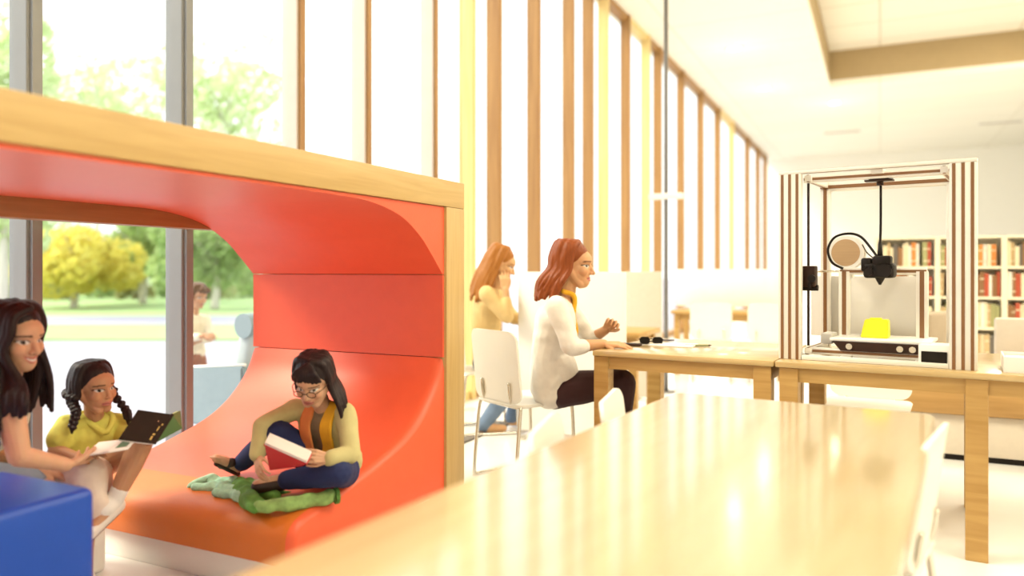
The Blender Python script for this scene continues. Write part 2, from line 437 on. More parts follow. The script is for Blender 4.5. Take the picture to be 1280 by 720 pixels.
struct('wall_back', box(B(), ((XW+XR)/2, YE+.1, 2.6), (XR-XW+.4, .2, 5.2)), 'wall')
struct('wall_front', box(B(), ((XW+XR)/2, Y0-.1, 2.6), (XR-XW+.4, .2, 5.2)), 'wall')
struct('wall_right', box(B(), (XR+.1, (Y0+YE)/2, 2.6), (.2, YE-Y0, 5.2)), 'wall')
# window wall: one window per bay, its mullion on the far side
ty = [-1.2, .2, 1.25, 2.15, 2.99, 3.9, 4.63, 5.58, 6.23, 6.78, 7.75, 8.8, 9.5, 10.12, 11.15, 12.25, 13.0, 14.7, 16.5, 18.4, 20.3, 22.9, 25, 26.7]
pale = {6.23, 10.12, 12.25, 20.3}
for i, y in enumerate(ty):
    k = 'alu' if y < 3.5 else ('alu2' if y < 6 else ('fin2' if y in pale else 'fin'))
    bm = B()
    if y < 6:
        box(bm, (XW, y, ZC/2), (.13, .075, ZC), bev=.006); box(bm, (XW+.075, y, ZC/2), (.02, .045, ZC), mi=1)
    else: box(bm, (XW+.02, y, ZC/2), (.15, .07, ZC), bev=.004)
    y0 = ty[i-1] if i else -4.5
    box(bm, (XW, (y0+y)/2, .04), (.13, y-y0-.075, .08)); box(bm, (XW, (y0+y)/2, ZC-.04), (.13, y-y0-.075, .08))
    w = struct('window_%d' % (i+1), bm, [k, {'alu': 'alu', 'alu2': 'fin', 'fin': 'fin', 'fin2': 'fin2'}[k]])
    struct('pane', box(B(), (XW-.03, (y0+y)/2, ZC/2), (.012, y-y0-.07, ZC-.14)), 'glass', w)
struct('trim_2', box(B(), (-2.63, 5.6, .006), (.07, 3.6, .012)), 'strip')

# outdoors
struct('ground', box(B(), (-58.5, 30, -.06), (110, 160, .1)), 'plaza')
def wbox(x0, x1, d0, d1, z0, z1):
    return box(B(), W((x0+x1)/2, (d0+d1)/2, (z0+z1)/2), (x1-x0, d1-d0, z1-z0), Rz(TH))
struct('lawn', wbox(-40, -4, 13, 60, -.02, .02), 'lawn')
struct('path', wbox(-40, -4, 16.5, 19.5, -.02, .03), 'plaza')
def leaves(bm, c, rad, n, size, rg):
    c = Vector(c)
    blobs = [(c+Vector((rg.uniform(-.6, .6)*rad[0], rg.uniform(-.6, .6)*rad[0], rg.uniform(-.6, .6)*rad[1])), rg.uniform(.35, .6)) for _ in range(12)]
    for _ in range(n):
        b, s = rg.choice(blobs)
        v = Vector((rg.gauss(0, 1), rg.gauss(0, 1), rg.gauss(0, 1))).normalized()*rg.uniform(.6, 1)**.5
        p = b+Vector((v.x*rad[0]*s, v.y*rad[0]*s, v.z*rad[1]*s))
        if p.z < .05: continue
        a = Vector((rg.gauss(0, 1), rg.gauss(0, 1), rg.gauss(0, 1))).normalized(); q = a.orthogonal().normalized(); t = a.cross(q)
        z = size*rg.uniform(.6, 1.3)
        vs = [bm.verts.new(p+q*z), bm.verts.new(p+t*z*.55+a*z*.15), bm.verts.new(p-q*z), bm.verts.new(p-t*z*.55+a*z*.15)]
        bm.faces.new(vs)
    return bm
def tree(px, d, py, rad, h, m, label, seed, n=2600, size=.14):
    rg = random.Random(seed); c = P(px, py, d); base = Vector((c.x, c.y, 0))
    t = thing('tree', label, 'tree', base, 0, 'trees on the lawn outside')
    bm = B(); tz = c.z
    pts = [Vector((0, 0, 0)), Vector((.05, .03, tz*.4)), Vector((-.03, .05, tz*.8)), Vector((0, 0, tz+h*.4))]
    tube(bm, spline(pts, 4), [.13*(1-.05*i) for i in range(13)], 8)
    for k in range(5):
        a = k*1.26+rg.random(); tube(bm, spline([Vector((0, 0, tz*(.6+.08*k))), Vector((math.cos(a)*rad*.3, math.sin(a)*rad*.3, tz+.1*h)), Vector((math.cos(a)*rad*.7, math.sin(a)*rad*.7, tz+h*.4))], 3), [.05-.005*i for i in range(7)], 6)
    obj('trunk', bm, 'bark', t, True)
    obj('crown', leaves(B(), (0, 0, tz), (rad, h), n, size, rg), m, t)
tree(92, 24, 318, 1.9, 1.25, 'leaf_y', 'bright yellow-leaved tree with pale trunk seen through the red tunnel', 1, 3600)
tree(178, 27, 300, 2.0, 1.6, 'leaf_g', 'green tree seen through the tunnel just left of the grey mullion', 2, 3200)
tree(268, 23, 312, 1.5, 1.3, 'leaf_g', 'green tree seen through the tunnel above the boy outside', 3, 3000)
tree(120, 34, 140, 3.6, 3.2, 'leaf_p', 'tall pale tree rising behind the window left above the pod beam', 4, 3000, .17)
tree(285, 33, 130, 2.7, 2.8, 'leaf_p', 'tall pale tree in the second full window above the pod beam', 5, 2600, .17)
tree(2, 18, 180, 1.4, 3.6, 'leaf_p', 'tall green tree at the far left edge of the windows', 6, 3600)
tree(40, 38, 322, 3.4, 3.0, 'leaf_p', 'broad pale green tree far behind the yellow-leaved tree', 8, 3400, .2)
tree(248, 44, 318, 3.6, 3.2, 'leaf_p', 'broad pale green tree far behind the boy outside', 9, 3400, .2)
for i, px in enumerate((-15, 30, 75, 125, 170, 215, 262, 310)):
    rg = random.Random(40+i); c = P(px, 374, 31+1.9*(i % 2)); base = Vector((c.x, c.y, 0))
    s = thing('shrub', 'low %s shrub %s' % (('olive', 'green')[i % 2], ('beyond the lawn at the left frame edge', 'on the lawn edge left of the birch trunk', 'on the lawn edge behind the birch trunk', 'on the lawn edge right of the birch trunk', 'on the lawn edge between birch and grey mullion', 'on the lawn edge behind the grey mullion', 'on the lawn edge behind the boy', 'on the lawn edge above the outdoor lounge chair')[i]), 'shrub', base, 0, 'shrubs beyond the lawn')
    bm = B()
    for k in range(4): tube(bm, [(0, 0, 0), (.1*math.cos(k*1.6), .2*math.sin(k*1.6), .5), (.4*math.cos(k*1.6), .4*math.sin(k*1.6), .9)], [.04, .03, .015], 6)
    obj('stem', bm, 'bark', s); obj('foliage', leaves(B(), (0, 0, .62), (.78, .78), 1500, .11, rg), ('leaf_o', 'leaf_g')[i % 2], s)

# ------------------------------------------------------------------ reading pod
XF, XB = -1.9, -3.14
pod = thing('reading_pod', 'large maple framed reading pod with a red vinyl tunnel and orange seat', 'reading pod', (-2.5, 2.2, 0))
o0 = Vector((-2.5, 2.2, 0))
def pobj(name, bm, m, parent=pod):
    bm.transform(Matrix.Translation(-o0)) if isinstance(bm, bmesh.types.BMesh) else None
    return sobj(name, bm, m, parent)
ob = pobj('top_beam', box(B(), (XF-.06, 1.835, 1.576), (.12, 3.07, .13), bev=.004), 'podwood'); tag(ob, 'pale maple front beam')
ob = pobj('upright_post', box(B(), (XF-.06, 3.282, .755), (.12, .176, 1.51), bev=.004), 'podwoodv')
for z in (.75, .62): pobj('bolt', cyl(B(), (XF-.07, 3.37, z), (XF-.07, 3.383, z), .014, seg=12), 'black')
pobj('upright_post', box(B(), (XF-.06, .392, .755), (.12, .184, 1.51), bev=.004), 'podwoodv')
pobj('roof_panel', box(B(), ((XF+XB)/2-.10, 1.835, 1.576), (XF-XB-.08, 3.07, .128)), 'podwood')
pobj('side_panel', box(B(), ((XF+XB)/2-.08, 3.335, .755), (XF-XB-.06, .068, 1.508)), 'podwoodv')
pobj('side_panel', box(B(), ((XF+XB)/2-.08, .392, .755), (XF-XB-.06, .184, 1.508)), 'red')
ob = pobj('back_beam', box(B(), (XB-.05, 1.835, 1.462), (.098, 3.07, .098), bev=.004), 'poddark'); tag(ob, 'brown rear beam')
def curve2(pts, n=6): return [(p.x, p.y) for p in spline([Vector((a, b, 0)) for a, b in pts], n)]
def panel(name, inner, outer, m, bev=.012, both=True):
    bm = B(); fs = prism(bm, inner+outer, XB, XF-.015, 'x')
    pobj(name, bm, m)
    return bm
ceil = curve2([(.484, 1.495), (1.4, 1.497), (2.3, 1.497), (2.60, 1.487), (2.82, 1.442), (2.975, 1.362), (3.08, 1.275), (3.18, 1.181)])
panel('ceiling_lining', ceil, [(3.30, 1.181), (3.30, 1.509), (.484, 1.509)], 'red')
panel('wall_lining', [(3.18, 1.178), (3.181, 1.0), (3.181, .88), (3.18, .777)], [(3.30, .777), (3.30, 1.178)], 'red')
seat = curve2([(3.18, .773), (3.125, .66), (3.03, .555), (2.93, .485), (2.816, .435), (2.647, .388), (2.45, .343), (2.30, .312)], 5)
nose = curve2([(2.30, .312), (2.22, .297), (2.165, .277), (2.13, .240), (2.12, .19), (2.12, .122)], 5)
bm = B(); prof = seat[:-1]+nose+[(3.30, .122), (3.30, .773)]
nS = len(seat)-1; nN = len(nose)
xs = [XB, XB+.03, XF-.075, XF-.045, XF-.024, XF-.015]; off = [.02, 0, 0, .008, .030, .06]
def inset(i, o):
    if i >= nS+nN: return prof[i]
    y, z = prof[i]; a = prof[max(i-1, 0)]; b = prof[min(i+1, nS+nN-1)]
    t = Vector((b[0]-a[0], b[1]-a[1])).normalized(); n = Vector((-t.y, t.x))
    q = Vector((y, z))+n*(-o if n.y > 0 and False else 0)
    nn = Vector((t.y, -t.x)); nn = nn if nn.dot(Vector((2.9, .0))-Vector((y, z))) > 0 else -nn
    return (y+nn.x*o*.6, max(.122, z+nn.y*o*.6)) if i < nS+nN-1 else (y+o*.6, z)
rings = [[bm.verts.new((x,)+tuple(inset(i, o))) for i in range(len(prof))] for x, o in zip(xs, off)]
L = len(prof)
for a, b in zip(rings, rings[1:]):
    for i in range(L):
        f = bm.faces.new((a[i], a[(i+1) % L], b[(i+1) % L], b[i])); f.material_index = 1 if nS-1 <= i < nS+nN-1 else 0
        if rings.index(b) >= 4: f.material_index = 0
bm.faces.new(rings[0][::-1]); bm.faces.new(rings[-1]); bmesh.ops.recalc_face_normals(bm, faces=bm.faces)
pobj('seat', bm, ['red', 'orange'])
pobj('plinth', box(B(), ((XF+XB)/2-.04, 2.72, .06), (XF-XB-.12, 1.14, .12), bev=.004), 'white')

# blue block and the two hidden stools the readers sit on
t = thing('block_stool', 'big blue vinyl block stool in the bottom left corner', 'stool', (-2.35, 1.214, 0))
sobj('cushion', box(B(), (0, 0, .278), (.458, .6, .544), bev=.028, seg=4), 'blue', t)
tag(sobj('foot_glide', box(B(), (0, 0, .004), (.36, .5, .008)), 'black', t), 'black glide strip')

# ------------------------------------------------------------------ long tables
TL = Vector((.42, 3.99)); TE = Vector((.8615, -.5072)); TN = Vector((.5072, .8615)); TA = math.atan2(D(TE.x, TE.y).y, D(TE.x, TE.y).x)
TZ = .78
def ttable(t0, t1, depth, label, legs):
    o = W(TL.x+TE.x*t0, TL.y+TE.y*t0)
    t = thing('library_table', label, 'table', o, TA, 'long oak tables'); L = t1-t0
    sobj('tabletop', box(B(), (L/2, depth/2, TZ-.014), (L-.004, depth, .028), bev=.005), ['tabletop'], t)
    bm = B()
    for y in (.035, depth-.035): box(bm, (L/2, y, TZ-.028-.033), (L-.03, .025, .065))
    for x in (.03, L-.03): box(bm, (x, depth/2, TZ-.028-.033), (.025, depth-.07, .065))
    obj('apron', bm, 'table', t)
    for x in legs:
        for y in (.05, depth-.05): obj('leg', box(B(), (x, y, (TZ-.028)/2), (.082, .075, TZ-.028), bev=.004), 'table', t)
    return t
tabA = ttable(0, .921, .9, 'oak table where the woman in white works', (.045, .865))
tabB = ttable(.924, 2.35, .9, 'oak table carrying the large printer frame', (.06, .80))
def tpt(x, y, z=TZ): return W(TL.x+TE.x*x+TN.x*y, TL.y+TE.y*x+TN.y*y, z)

# foreground table
FA = Vector((.515, .857)); FN = Vector((.857, -.515)); FO = Vector((.62, 2.875))
t = thing('reading_table', 'long pale maple table sweeping blurred across the foreground', 'table', W(FO.x, FO.y), math.atan2(D(FA.x, FA.y).y, D(FA.x, FA.y).x)-math.pi/2)
bm = B(); prism(bm, rrect(.86, 2.55, .05), .70, .74, 'z'); bm.transform(Matrix.Translation((.43, -1.275, 0)))
bmesh.ops.bevel(bm, geom=[e for e in bm.edges if abs(e.verts[0].co.z-e.verts[1].co.z) < 1e-5], offset=.006, segments=2, affect='EDGES')
sobj('tabletop', bm, 'fgtop', t)
bm = B()
for x in (.07, .79): box(bm, (x, -1.275, .655), (.025, 2.3, .09))
for y in (-.12, -2.43): box(bm, (.43, y, .655), (.70, .025, .09))
obj('apron', bm, 'table', t)
for x in (.08, .78):
    for y in (-1.0, -2.42): obj('leg', box(B(), (x, y, .35), (.07, .07, .70), bev=.004), 'table', t)

# ------------------------------------------------------------------ white chairs
def chair_proto(label, loc, rz, group='white shell chairs'):
    t = thing('shell_chair', label, 'chair', loc, rz, group)      # local +Y is forward
    bm = B(); prism(bm, rrect(.44, .43, .07), .445, .462, 'z')
    bmesh.ops.bevel(bm, geom=[e for e in bm.edges if abs(e.verts[0].co.z-e.verts[1].co.z) < 1e-5], offset=.006, segments=2, affect='EDGES')
    sobj('seat', bm, 'chair', t)
    bm = B(); prof = rrect(.43, .40, .06); n = len(prof); rings = []
    for yy in (0, .014):
        rings.append([bm.verts.new((x, -.205-yy-.16*(z+.2)**1.5+.35*x*x, .665+z)) for x, z in prof])
    # grid-free shell: front, back and rim
    bm.faces.new(rings[0][::-1]); bm.faces.new(rings[1])
    for i in range(n): bm.faces.new((rings[0][i], rings[0][(i+1) % n], rings[1][(i+1) % n], rings[1][i]))
    bmesh.ops.recalc_face_normals(bm, faces=bm.faces)
    sobj('backrest', bm, 'chair', t)
    for s in (-1, 1):
        pts = [(s*.17, .17, .44), (s*.195, .185, .42), (s*.20, .20, .05), (s*.20, .195, .014), (s*.20, .16, .011), (s*.20, -.16, .011), (s*.20, -.215, .014), (s*.20, -.225, .05), (s*.195, -.19, .42), (s*.17, -.17, .44)]
        obj('leg', tube(B(), spline(pts, 4), .0105, 8), 'chrome', t, True)
    for y in (-.17, .17): obj('cross_tube', tube(B(), [(-.17, y, .438), (.17, y, .438)], .009, 8), 'chrome', t, True)
    for s in (-1, 1): obj('back_support', tube(B(), spline([(s*.13, -.12, .442), (s*.13, -.19, .446), (s*.13, -.212, .50), (s*.13, -.222, .58)], 4), .008, 8), 'chrome', t, True)
    return t
def yaw(x, d): v = D(x, d); return math.atan2(v.y, v.x)-math.pi/2
c0 = chair_proto('white shell chair the woman at the table sits on', W(.08, 4.42), yaw(.80, .60))
def chair(label, loc, rz):
    c = dup(c0); c['label'] = label; c.location = loc; c.rotation_euler = (0, 0, rz); return c
chair('white shell chair tucked under the far side of the printer table', W(1.97, 4.22), yaw(-.5, -.86))
ca_ = chair("blurred white chair at the foreground table, in front of the working woman's chair", W(.325, 2.13), yaw(.97, -.24)); ca_.scale = (1, 1, .88)
ca_ = chair('blurred white chair at the foreground table, in front of the dark trousers', W(.575, 2.61), yaw(.96, -.28)); ca_.scale = (1, 1, .88)
ca_ = chair('blurred white chair at the right side of the foreground table', W(.985, 2.25), yaw(-.80, .60)); ca_.scale = (1, 1, .87)
chair('pale chair of the woman at the back by the window', W(-.20, 5.72), yaw(.95, .25))

# privacy screens, study desks beyond
def screen(label, a, b, z0, z1, m, th=.03):
    a, b = Vector(a), Vector(b); dv = b-a; L = dv.length; c = (a+b)/2
    t = thing('privacy_screen', label, 'screen', (c.x, c.y, z0), math.atan2(dv.y, dv.x), 'privacy screens')
    sobj('panel', box(B(), (0, 0, (z1-z0)/2+.02), (L, th, z1-z0-.04), bev=.006), m, t)
    for s in (-1, 1): obj('foot', box(B(), (s*(L/2-.08), 0, .011), (.05, .30, .022), bev=.004), 'chrome', t)
screen('white screen right behind the woman in white', W(.05, 5.55), W(.78, 5.20), 0, 1.19, 'white')
screen('cream screen right of the white one, left of the grey pole', W(1.06, 7.05), W(1.36, 6.9), 0, 1.19, 'beige')
def desk(label, c, L, dp, rz, z=.74):
    t = thing('study_desk', label, 'desk', c, rz, 'study desks by the windows')
    sobj('desktop', box(B(), (0, 0, z-.02), (L, dp, .04), bev=.006), 'table', t)
    obj('apron', box(B(), (0, 0, z-.075), (L-.1, dp-.1, .07)), 'table', t)
    for x in (-1, 1):
        for y in (-1, 1): obj('leg', box(B(), (x*(L/2-.06), y*(dp/2-.06), (z-.04)/2), (.06, .06, z-.04), bev=.004), 'table', t)
    return t
va = math.atan2(D(.9, -.435).y, D(.9, -.435).x)
desk('oak study desk the woman at the back leans on', W(.66, 6.05), .9, .6, va)
desk('small oak study desk under the white screen left of the printer', W(2.52, 8.75), 1.25, .6, va)
screen('wide white screen on the study desk left of the printer', W(1.98, 9.12), W(3.10, 8.58), .74, 1.21, 'white')
chair('white shell chair at the study desk, nearer the grey pole', W(2.18, 8.30), yaw(.3, 1))
chair('white shell chair at the study desk, nearer the printer', W(2.72, 8.05), yaw(.3, 1))

# slim pole
t = thing('slim_pole', 'slim dark grey pole standing before the windows', 'pole', W(1.52, 7.5))
obj('shaft', cyl(B(), (0, 0, .012), (0, 0, ZC), .021, seg=16), 'pole', t, True)
obj('base_plate', cyl(B(), (0, 0, 0), (0, 0, .012), .09, seg=24), 'pole', t)
obj('bracket', box(B(), (0, 0, 1.93), (.34, .05, .06), bev=.008), 'white', t)

# ------------------------------------------------------------------ bench and chair at the right
bo = W(3.04-.9*.62, 4.65+.435*.62)
t = thing('bench', 'beige panelled bench with a wooden seat at the right edge', 'bench', bo, va)
LB = 2.2
sobj('base_panel', box(B(), (LB/2, .26, .165), (LB, .48, .25), bev=.004), 'beige', t)
obj('toe_kick', box(B(), (LB/2, .28, .02), (LB-.02, .46, .04)), 'black', t)
sobj('seat_board', box(B(), (LB/2, .25, .37), (LB+.02, .52, .15), bev=.008), 'benchwood', t)
sobj('backrest', box(B(), (LB/2+.30, .47, .665), (LB-.6, .10, .44), bev=.02), 'beige', t)
t = thing('padded_chair', 'taupe padded chair seen through the right half of the printer frame', 'chair', W(3.0, 5.75), yaw(-.6, .8))
sobj('seat', box(B(), (0, 0, .42), (.46, .46, .10), bev=.03, seg=3), 'taupe', t)
sobj('backrest', box(B(), (0, -.22, .70), (.44, .07, .40), bev=.03, seg=3), 'taupe', t)
for x in (-1, 1):
    for y in (-1, 1): obj('leg', cyl(B(), (x*.19, y*.19, 0), (x*.17, y*.17, .375), .014), 'chrome', t, True)
    obj('back_post', cyl(B(), (x*.17, -.2, .44), (x*.17, -.21, .56), .012), 'chrome', t, True)

# ------------------------------------------------------------------ bookcases
def spinecol(rg):
    return rg.choices(['red', 'cream', 'brown', 'olive', 'orange', 'tan', 'dark grey', 'white'], (4, 6, 4, 2, 2, 5, 1.5, 4))[0]
BC = {'red': (.50, .09, .04), 'cream': (.80, .70, .48), 'brown': (.30, .15, .06), 'olive': (.40, .40, .18), 'orange': (.70, .26, .06), 'tan': (.58, .42, .22), 'dark grey': (.14, .12, .10), 'white': (.86, .82, .74)}
BM = {k: mat('book_'+k.replace(' ', '_'), v, .6, .15, (20, 20, 5)) for k, v in BC.items()}
bookmesh = {}
def bookproto(w, h):
    if (w, h) not in bookmesh:
        bm = B(); dp = .17
        box(bm, (0, dp/2, h/2), (w, dp, h), bev=.002, seg=1)
        me = bpy.data.meshes.new('book'); bm.to_mesh(me); bm.free(); me.materials.append(BM['tan']); 
        bm = B(); box(bm, (0, dp/2+.004, h/2+.0035), (w-.006, dp-.006, h-.006))
        m2 = bpy.data.meshes.new('pages'); bm.to_mesh(m2); bm.free(); m2.materials.append(M['paper'])
        bm = B()
        for z in (.72, .22): box(bm, (0, -.0006, h*z), (w*.98, .0012, h*.05))
        m3 = bpy.data.meshes.new('spine_band'); bm.to_mesh(m3); bm.free(); m3.materials.append(BM['cream'])
        bookmesh[(w, h)] = (me, m2, m3)
    return bookmesh[(w, h)]
rg = random.Random(11)
names = ['bookcase inside the printer frame', 'bookcase behind the right printer post', 'bookcase beside the printer', 'bookcase at the right edge']
bs = Vector((3.70, 7.75)); bd = Vector((.9, -.435))
BW = .56; SH = .296
for k in range(4):
    o = W(bs.x+bd.x*BW*k, bs.y+bd.y*BW*k)
    t = thing('bookcase', 'cream '+names[k]+', full of books', 'bookcase', o, va, 'bookcases along the back')
    for x in (.012, BW-.012): obj('side_panel', box(B(), (x, .14, .765), (.022, .28, 1.53)), 'shelf', t)
    obj('back_panel', box(B(), (BW/2, .272, .765), (BW-.05, .014, 1.5)), 'shelf', t)
    for j in range(6): obj('shelf', box(B(), (BW/2, .135, .045+SH*j), (BW-.048, .25, .024)), 'shelf', t)
    ca, sa = math.cos(va), math.sin(va)
    for j in (4, 3, 2, 1):
        x = .03
        while True:
            w = rg.choice((.024, .03, .036, .042)); h = rg.choice((.19, .21, .225, .24))
            if x+w > BW-.028: break
            if rg.random() < .04: x += .03; continue
            me, m2, m3 = bookproto(w, h)
            col = spinecol(rg)
            ob = bpy.data.objects.new('book', me); C.objects.link(ob)
            ob.material_slots[0].link = 'OBJECT'; ob.material_slots[0].material = BM[col]
            lx, ly, lz = x+w/2, .03+rg.random()*.02, .045+SH*j+.0125
            ob.location = (o.x+ca*lx-sa*ly, o.y+sa*lx+ca*ly, lz); ob.rotation_euler = (0, 0, va)
            row = {4: 'top', 3: 'second', 2: 'third', 1: 'fourth'}[j]
            tag(ob, '%s %s book on the %s shelf of the %s' % (('short', 'tall')[h > .215], col, row, names[k]), 'book', '%s %s books on the %s shelf of the %s' % (('short', 'tall')[h > .215], col, row, names[k]))
            p2 = bpy.data.objects.new('pages', m2); C.objects.link(p2); p2.parent = ob
            if rg.random() < .4:
                p3 = bpy.data.objects.new('spine_band', m3); C.objects.link(p3); p3.parent = ob
            x += w+.0015

# ------------------------------------------------------------------ ceiling fittings
for i, (px, py, lab) in enumerate(((918, 60, 'nearest the coffer corner and the window wall'), (955, 110, 'second in the row along the window wall'), (1043, 128, 'just below the coffer corner'))):
    g = G(px, py, ZC)
    t = thing('downlight', 'small round ceiling downlight '+lab, 'light', (g.x, g.y, ZC), 0, 'ceiling downlights')
    bm = B(); cyl(bm, (0, 0, -.015), (0, 0, 0), .16, seg=28); obj('trim_ring', bm, 'grey', t)
    obj('lens', cyl(B(), (0, 0, -.019), (0, 0, -.014), .11, seg=24), 'lamp', t)
    light('downlight_lamp', 'POINT', (g.x, g.y, ZC-.6), 5, (1, .86, .6), shadow_soft_size=.12)
for px0, px1, py, lab in ((1030, 1075, 164, 'left of the two, above the printer top beam'), (1226, 1276, 152, 'right of the two, near the right edge')):
    a, b = G(px0, py+1, ZC), G(px1, py, ZC); c = (a+b)/2
    t = thing('air_slot', 'narrow ceiling air slot, '+lab, 'vent', (c.x, c.y, ZC), va, 'ceiling air slots')
    obj('frame', box(B(), (0, 0, -.01), ((b-a).length, .22, .02)), 'grey', t)
    obj('slit', box(B(), (0, 0, -.022), ((b-a).length-.06, .10, .006)), 'taupe', t)
for x, y in ((2.2, 2.5), (2.2, 8.), (2.2, 14.), (5.2, 2.5), (5.2, 8.), (5.2, 14.)):     # fill lights added in the coffer to brighten the room
    t = thing('added_fill_light', 'long added fill light in the ceiling coffer', 'light', (x, y, ZR), 0, 'added coffer fill lights')
    obj('housing', box(B(), (0, 0, -.04), (.3, 2.4, .08), bev=.01), 'white', t)
    l = light('coffer_fill_lamp', 'AREA', (x, y, ZR-.1), 110, (1, .88, .66), aim=(0, 0, -1), shape='RECTANGLE', size=.28, size_y=2.3)

# ------------------------------------------------------------------ large 3D printer
PO, PX, PY = Vector((1.271, 3.627)), Vector((.824, -.567)), Vector((.567, .824))
pr_rz = math.atan2(D(PX.x, PX.y).y, D(PX.x, PX.y).x)
prt = thing('printer', 'large open frame 3D printer with striped aluminium posts on the oak table', '3D printer', W(PO.x, PO.y, TZ), pr_rz)
def pl(px, py, y):
    c = PO+PY*y; r = (px-640)/FPX; x = (r*c.y-c.x)/(PX.x-r*PX.y); d = c.y+PX.y*x
    return Vector((x, y, CAM_H-(py-HOR)/FPX*d-TZ))
PWID = pl(1222, 460, 0).x; PH = .875; PD = .42
def rail(name, a, b, w, t, parent, groove=3, gax=None):
    """extruded rail from a to b, w wide along local x (or gax), t thick, with dark grooves on the front face"""
    a, b = Vector(a), Vector(b); d = (b-a); L = d.length; wx = Vector(gax) if gax else Vector((1, 0, 0)); fr = Vector(d.normalized().cross(wx)).normalized()
    R = Matrix((wx, fr, d.normalized())).transposed(); c = (a+b)/2
    o = sobj(name, box(B(), c, (w, t, L), R, bev=.003), 'extr', parent)
    for i in range(groove):
        q = (i+.5)/groove-.5
        for s in (-1, 1): pass
        bm = B(); box(bm, c+wx*q*w, (w/groove*.38, t+.003, L-.002), R); obj('groove', bm, 'slot', o)
    return o
for x in (.052, PWID-.052): rail('post', (x, .02, 0), (x, .02, PH), .102, .04, prt, 3)
rail('top_rail', (0, .02, PH+.009), (PWID, .02, PH+.009), .03, .016, prt, 1, (0, 1, 0))
o = sobj('front_rail', box(B(), (PWID/2, .018, .012), (PWID-.21, .03, .022), bev=.002), 'extr', prt)
for x in (.125, PWID-.125):
    rail('rear_post', (x, PD, 0), (x, PD, PH-.02), .045, .04, prt, 1)
    rail('side_rail', (x, .04, PH-.02), (x, PD-.02, PH-.02), .03, .03, prt, 1); rail('side_rail', (x, .04, .04), (x, PD-.02, .04), .03, .03, prt, 1)
rail('cross_rail', (.1, PD, PH-.03), (PWID-.1, PD, PH-.03), .045, .04, prt, 1, (0, 0, 1))
rail('cross_rail', (.1, .08, PH-.022), (PWID-.1, .08, PH-.022), .032, .03, prt, 1, (0, 0, 1))
# low base rail across the front of the bed
a = pl(1000, 441, .08); rail('base_rail', (.105, .08, .040), (PWID-.105, .08, .040), .032, .03, prt, 1, (0, 0, 1))
for px in (1003, 1058, 1152):
    q = pl(px, 441, .08); box(bm := B(), (q.x, .08, .012), (.05, .05, .022), bev=.004); sobj('base_foot', bm, 'extr', prt)
# guide rods and motor at the left
q = pl(1001, 300, .10)
for dx in (0, .035): obj('guide_rod', cyl(B(), (q.x+dx, .10, .06), (q.x+dx, .10, PH-.03), .006, seg=12), 'dark', prt, True)
m = pl(1009, 348, .10)
mo = sobj('motor', box(B(), m+Vector((.012, 0, .01)), (.06, .06, .10), bev=.006), 'dark', prt)
bm = B(); cyl(bm, m+Vector((-.045, 0, -.045)), m+Vector((.05, 0, -.045)), .014); cyl(bm, m+Vector((.03, -.03, .0)), m+Vector((.03, -.045, 0)), .018)
for dx in (-.05, -.03, .02): box(bm, m+Vector((dx, -.012, -.035)), (.014, .05, .03))
sobj('bracket', bm, 'black', mo)
# print gantry behind the bed
yb = .30
pa, pb, pc, pd = pl(1056, 339, yb), pl(1153, 339, yb), pl(1153, 418, yb), pl(1056, 418, yb)
for p in (pa, pb): rail('gantry_post', (p.x, yb, .06), (p.x, yb, pa.z), .05, .035, prt, 1)
rail('gantry_beam', (pa.x-.02, yb, pa.z), (pb.x+.02, yb, pa.z), .035, .03, prt, 1, (0, 0, 1))
q = pl(997, 340, yb); obj('carriage_rod', cyl(B(), (q.x+.02, yb, pa.z), (pa.x, yb, pa.z), .006, seg=12), 'chrome', prt, True)
q0, q1 = pl(1014, 345, PD+.03), pl(1150, 425, PD+.03)
ob = sobj('back_panel', box(B(), ((q0.x+q1.x)/2, PD+.03, (q0.z+q1.z)/2), (q1.x-q0.x, .008, q0.z-q1.z), bev=.002), 'grey', prt); tag(ob, 'light grey back panel')
# bed
b0, b1 = pl(1040, 424, .12), pl(1165, 424, .12)
bc = (b0.x+b1.x)/2; bw = b1.x-b0.x
bd_ = sobj('print_bed', box(B(), (bc, .22, b0.z+.004), (bw, .30, .014), bev=.003), 'white', prt)
bm = B(); prof = [(bc-bw/2+.015, 0), (bc+bw/2-.012, 0), (bc+bw/2-.035, -.042), (bc-bw/2+.05, -.042)]
prism(bm, [(x, b0.z-.003+z) for x, z in prof], .055, .34, 'y'); obj('bed_carriage', bm, 'dark', bd_)
bm = B()
for x in (-.12, .09, .14): sobj('levelling_knob', cyl(B(), (bc+x, .045, b0.z-.024), (bc+x, .055, b0.z-.024), .014), 'chrome', bd_)
bm = B()
bm = B(); box(bm, (b0.x-.03, .20, b0.z+.0), (.05, .12, .05), bev=.004); sobj('bed_motor', bm, 'grey', bd_)
for x in (bc-.15, bc+.15): obj('bed_slide', cyl(B(), (x, .22, .0), (x, .22, b0.z-.03), .012), 'chrome', prt, True)
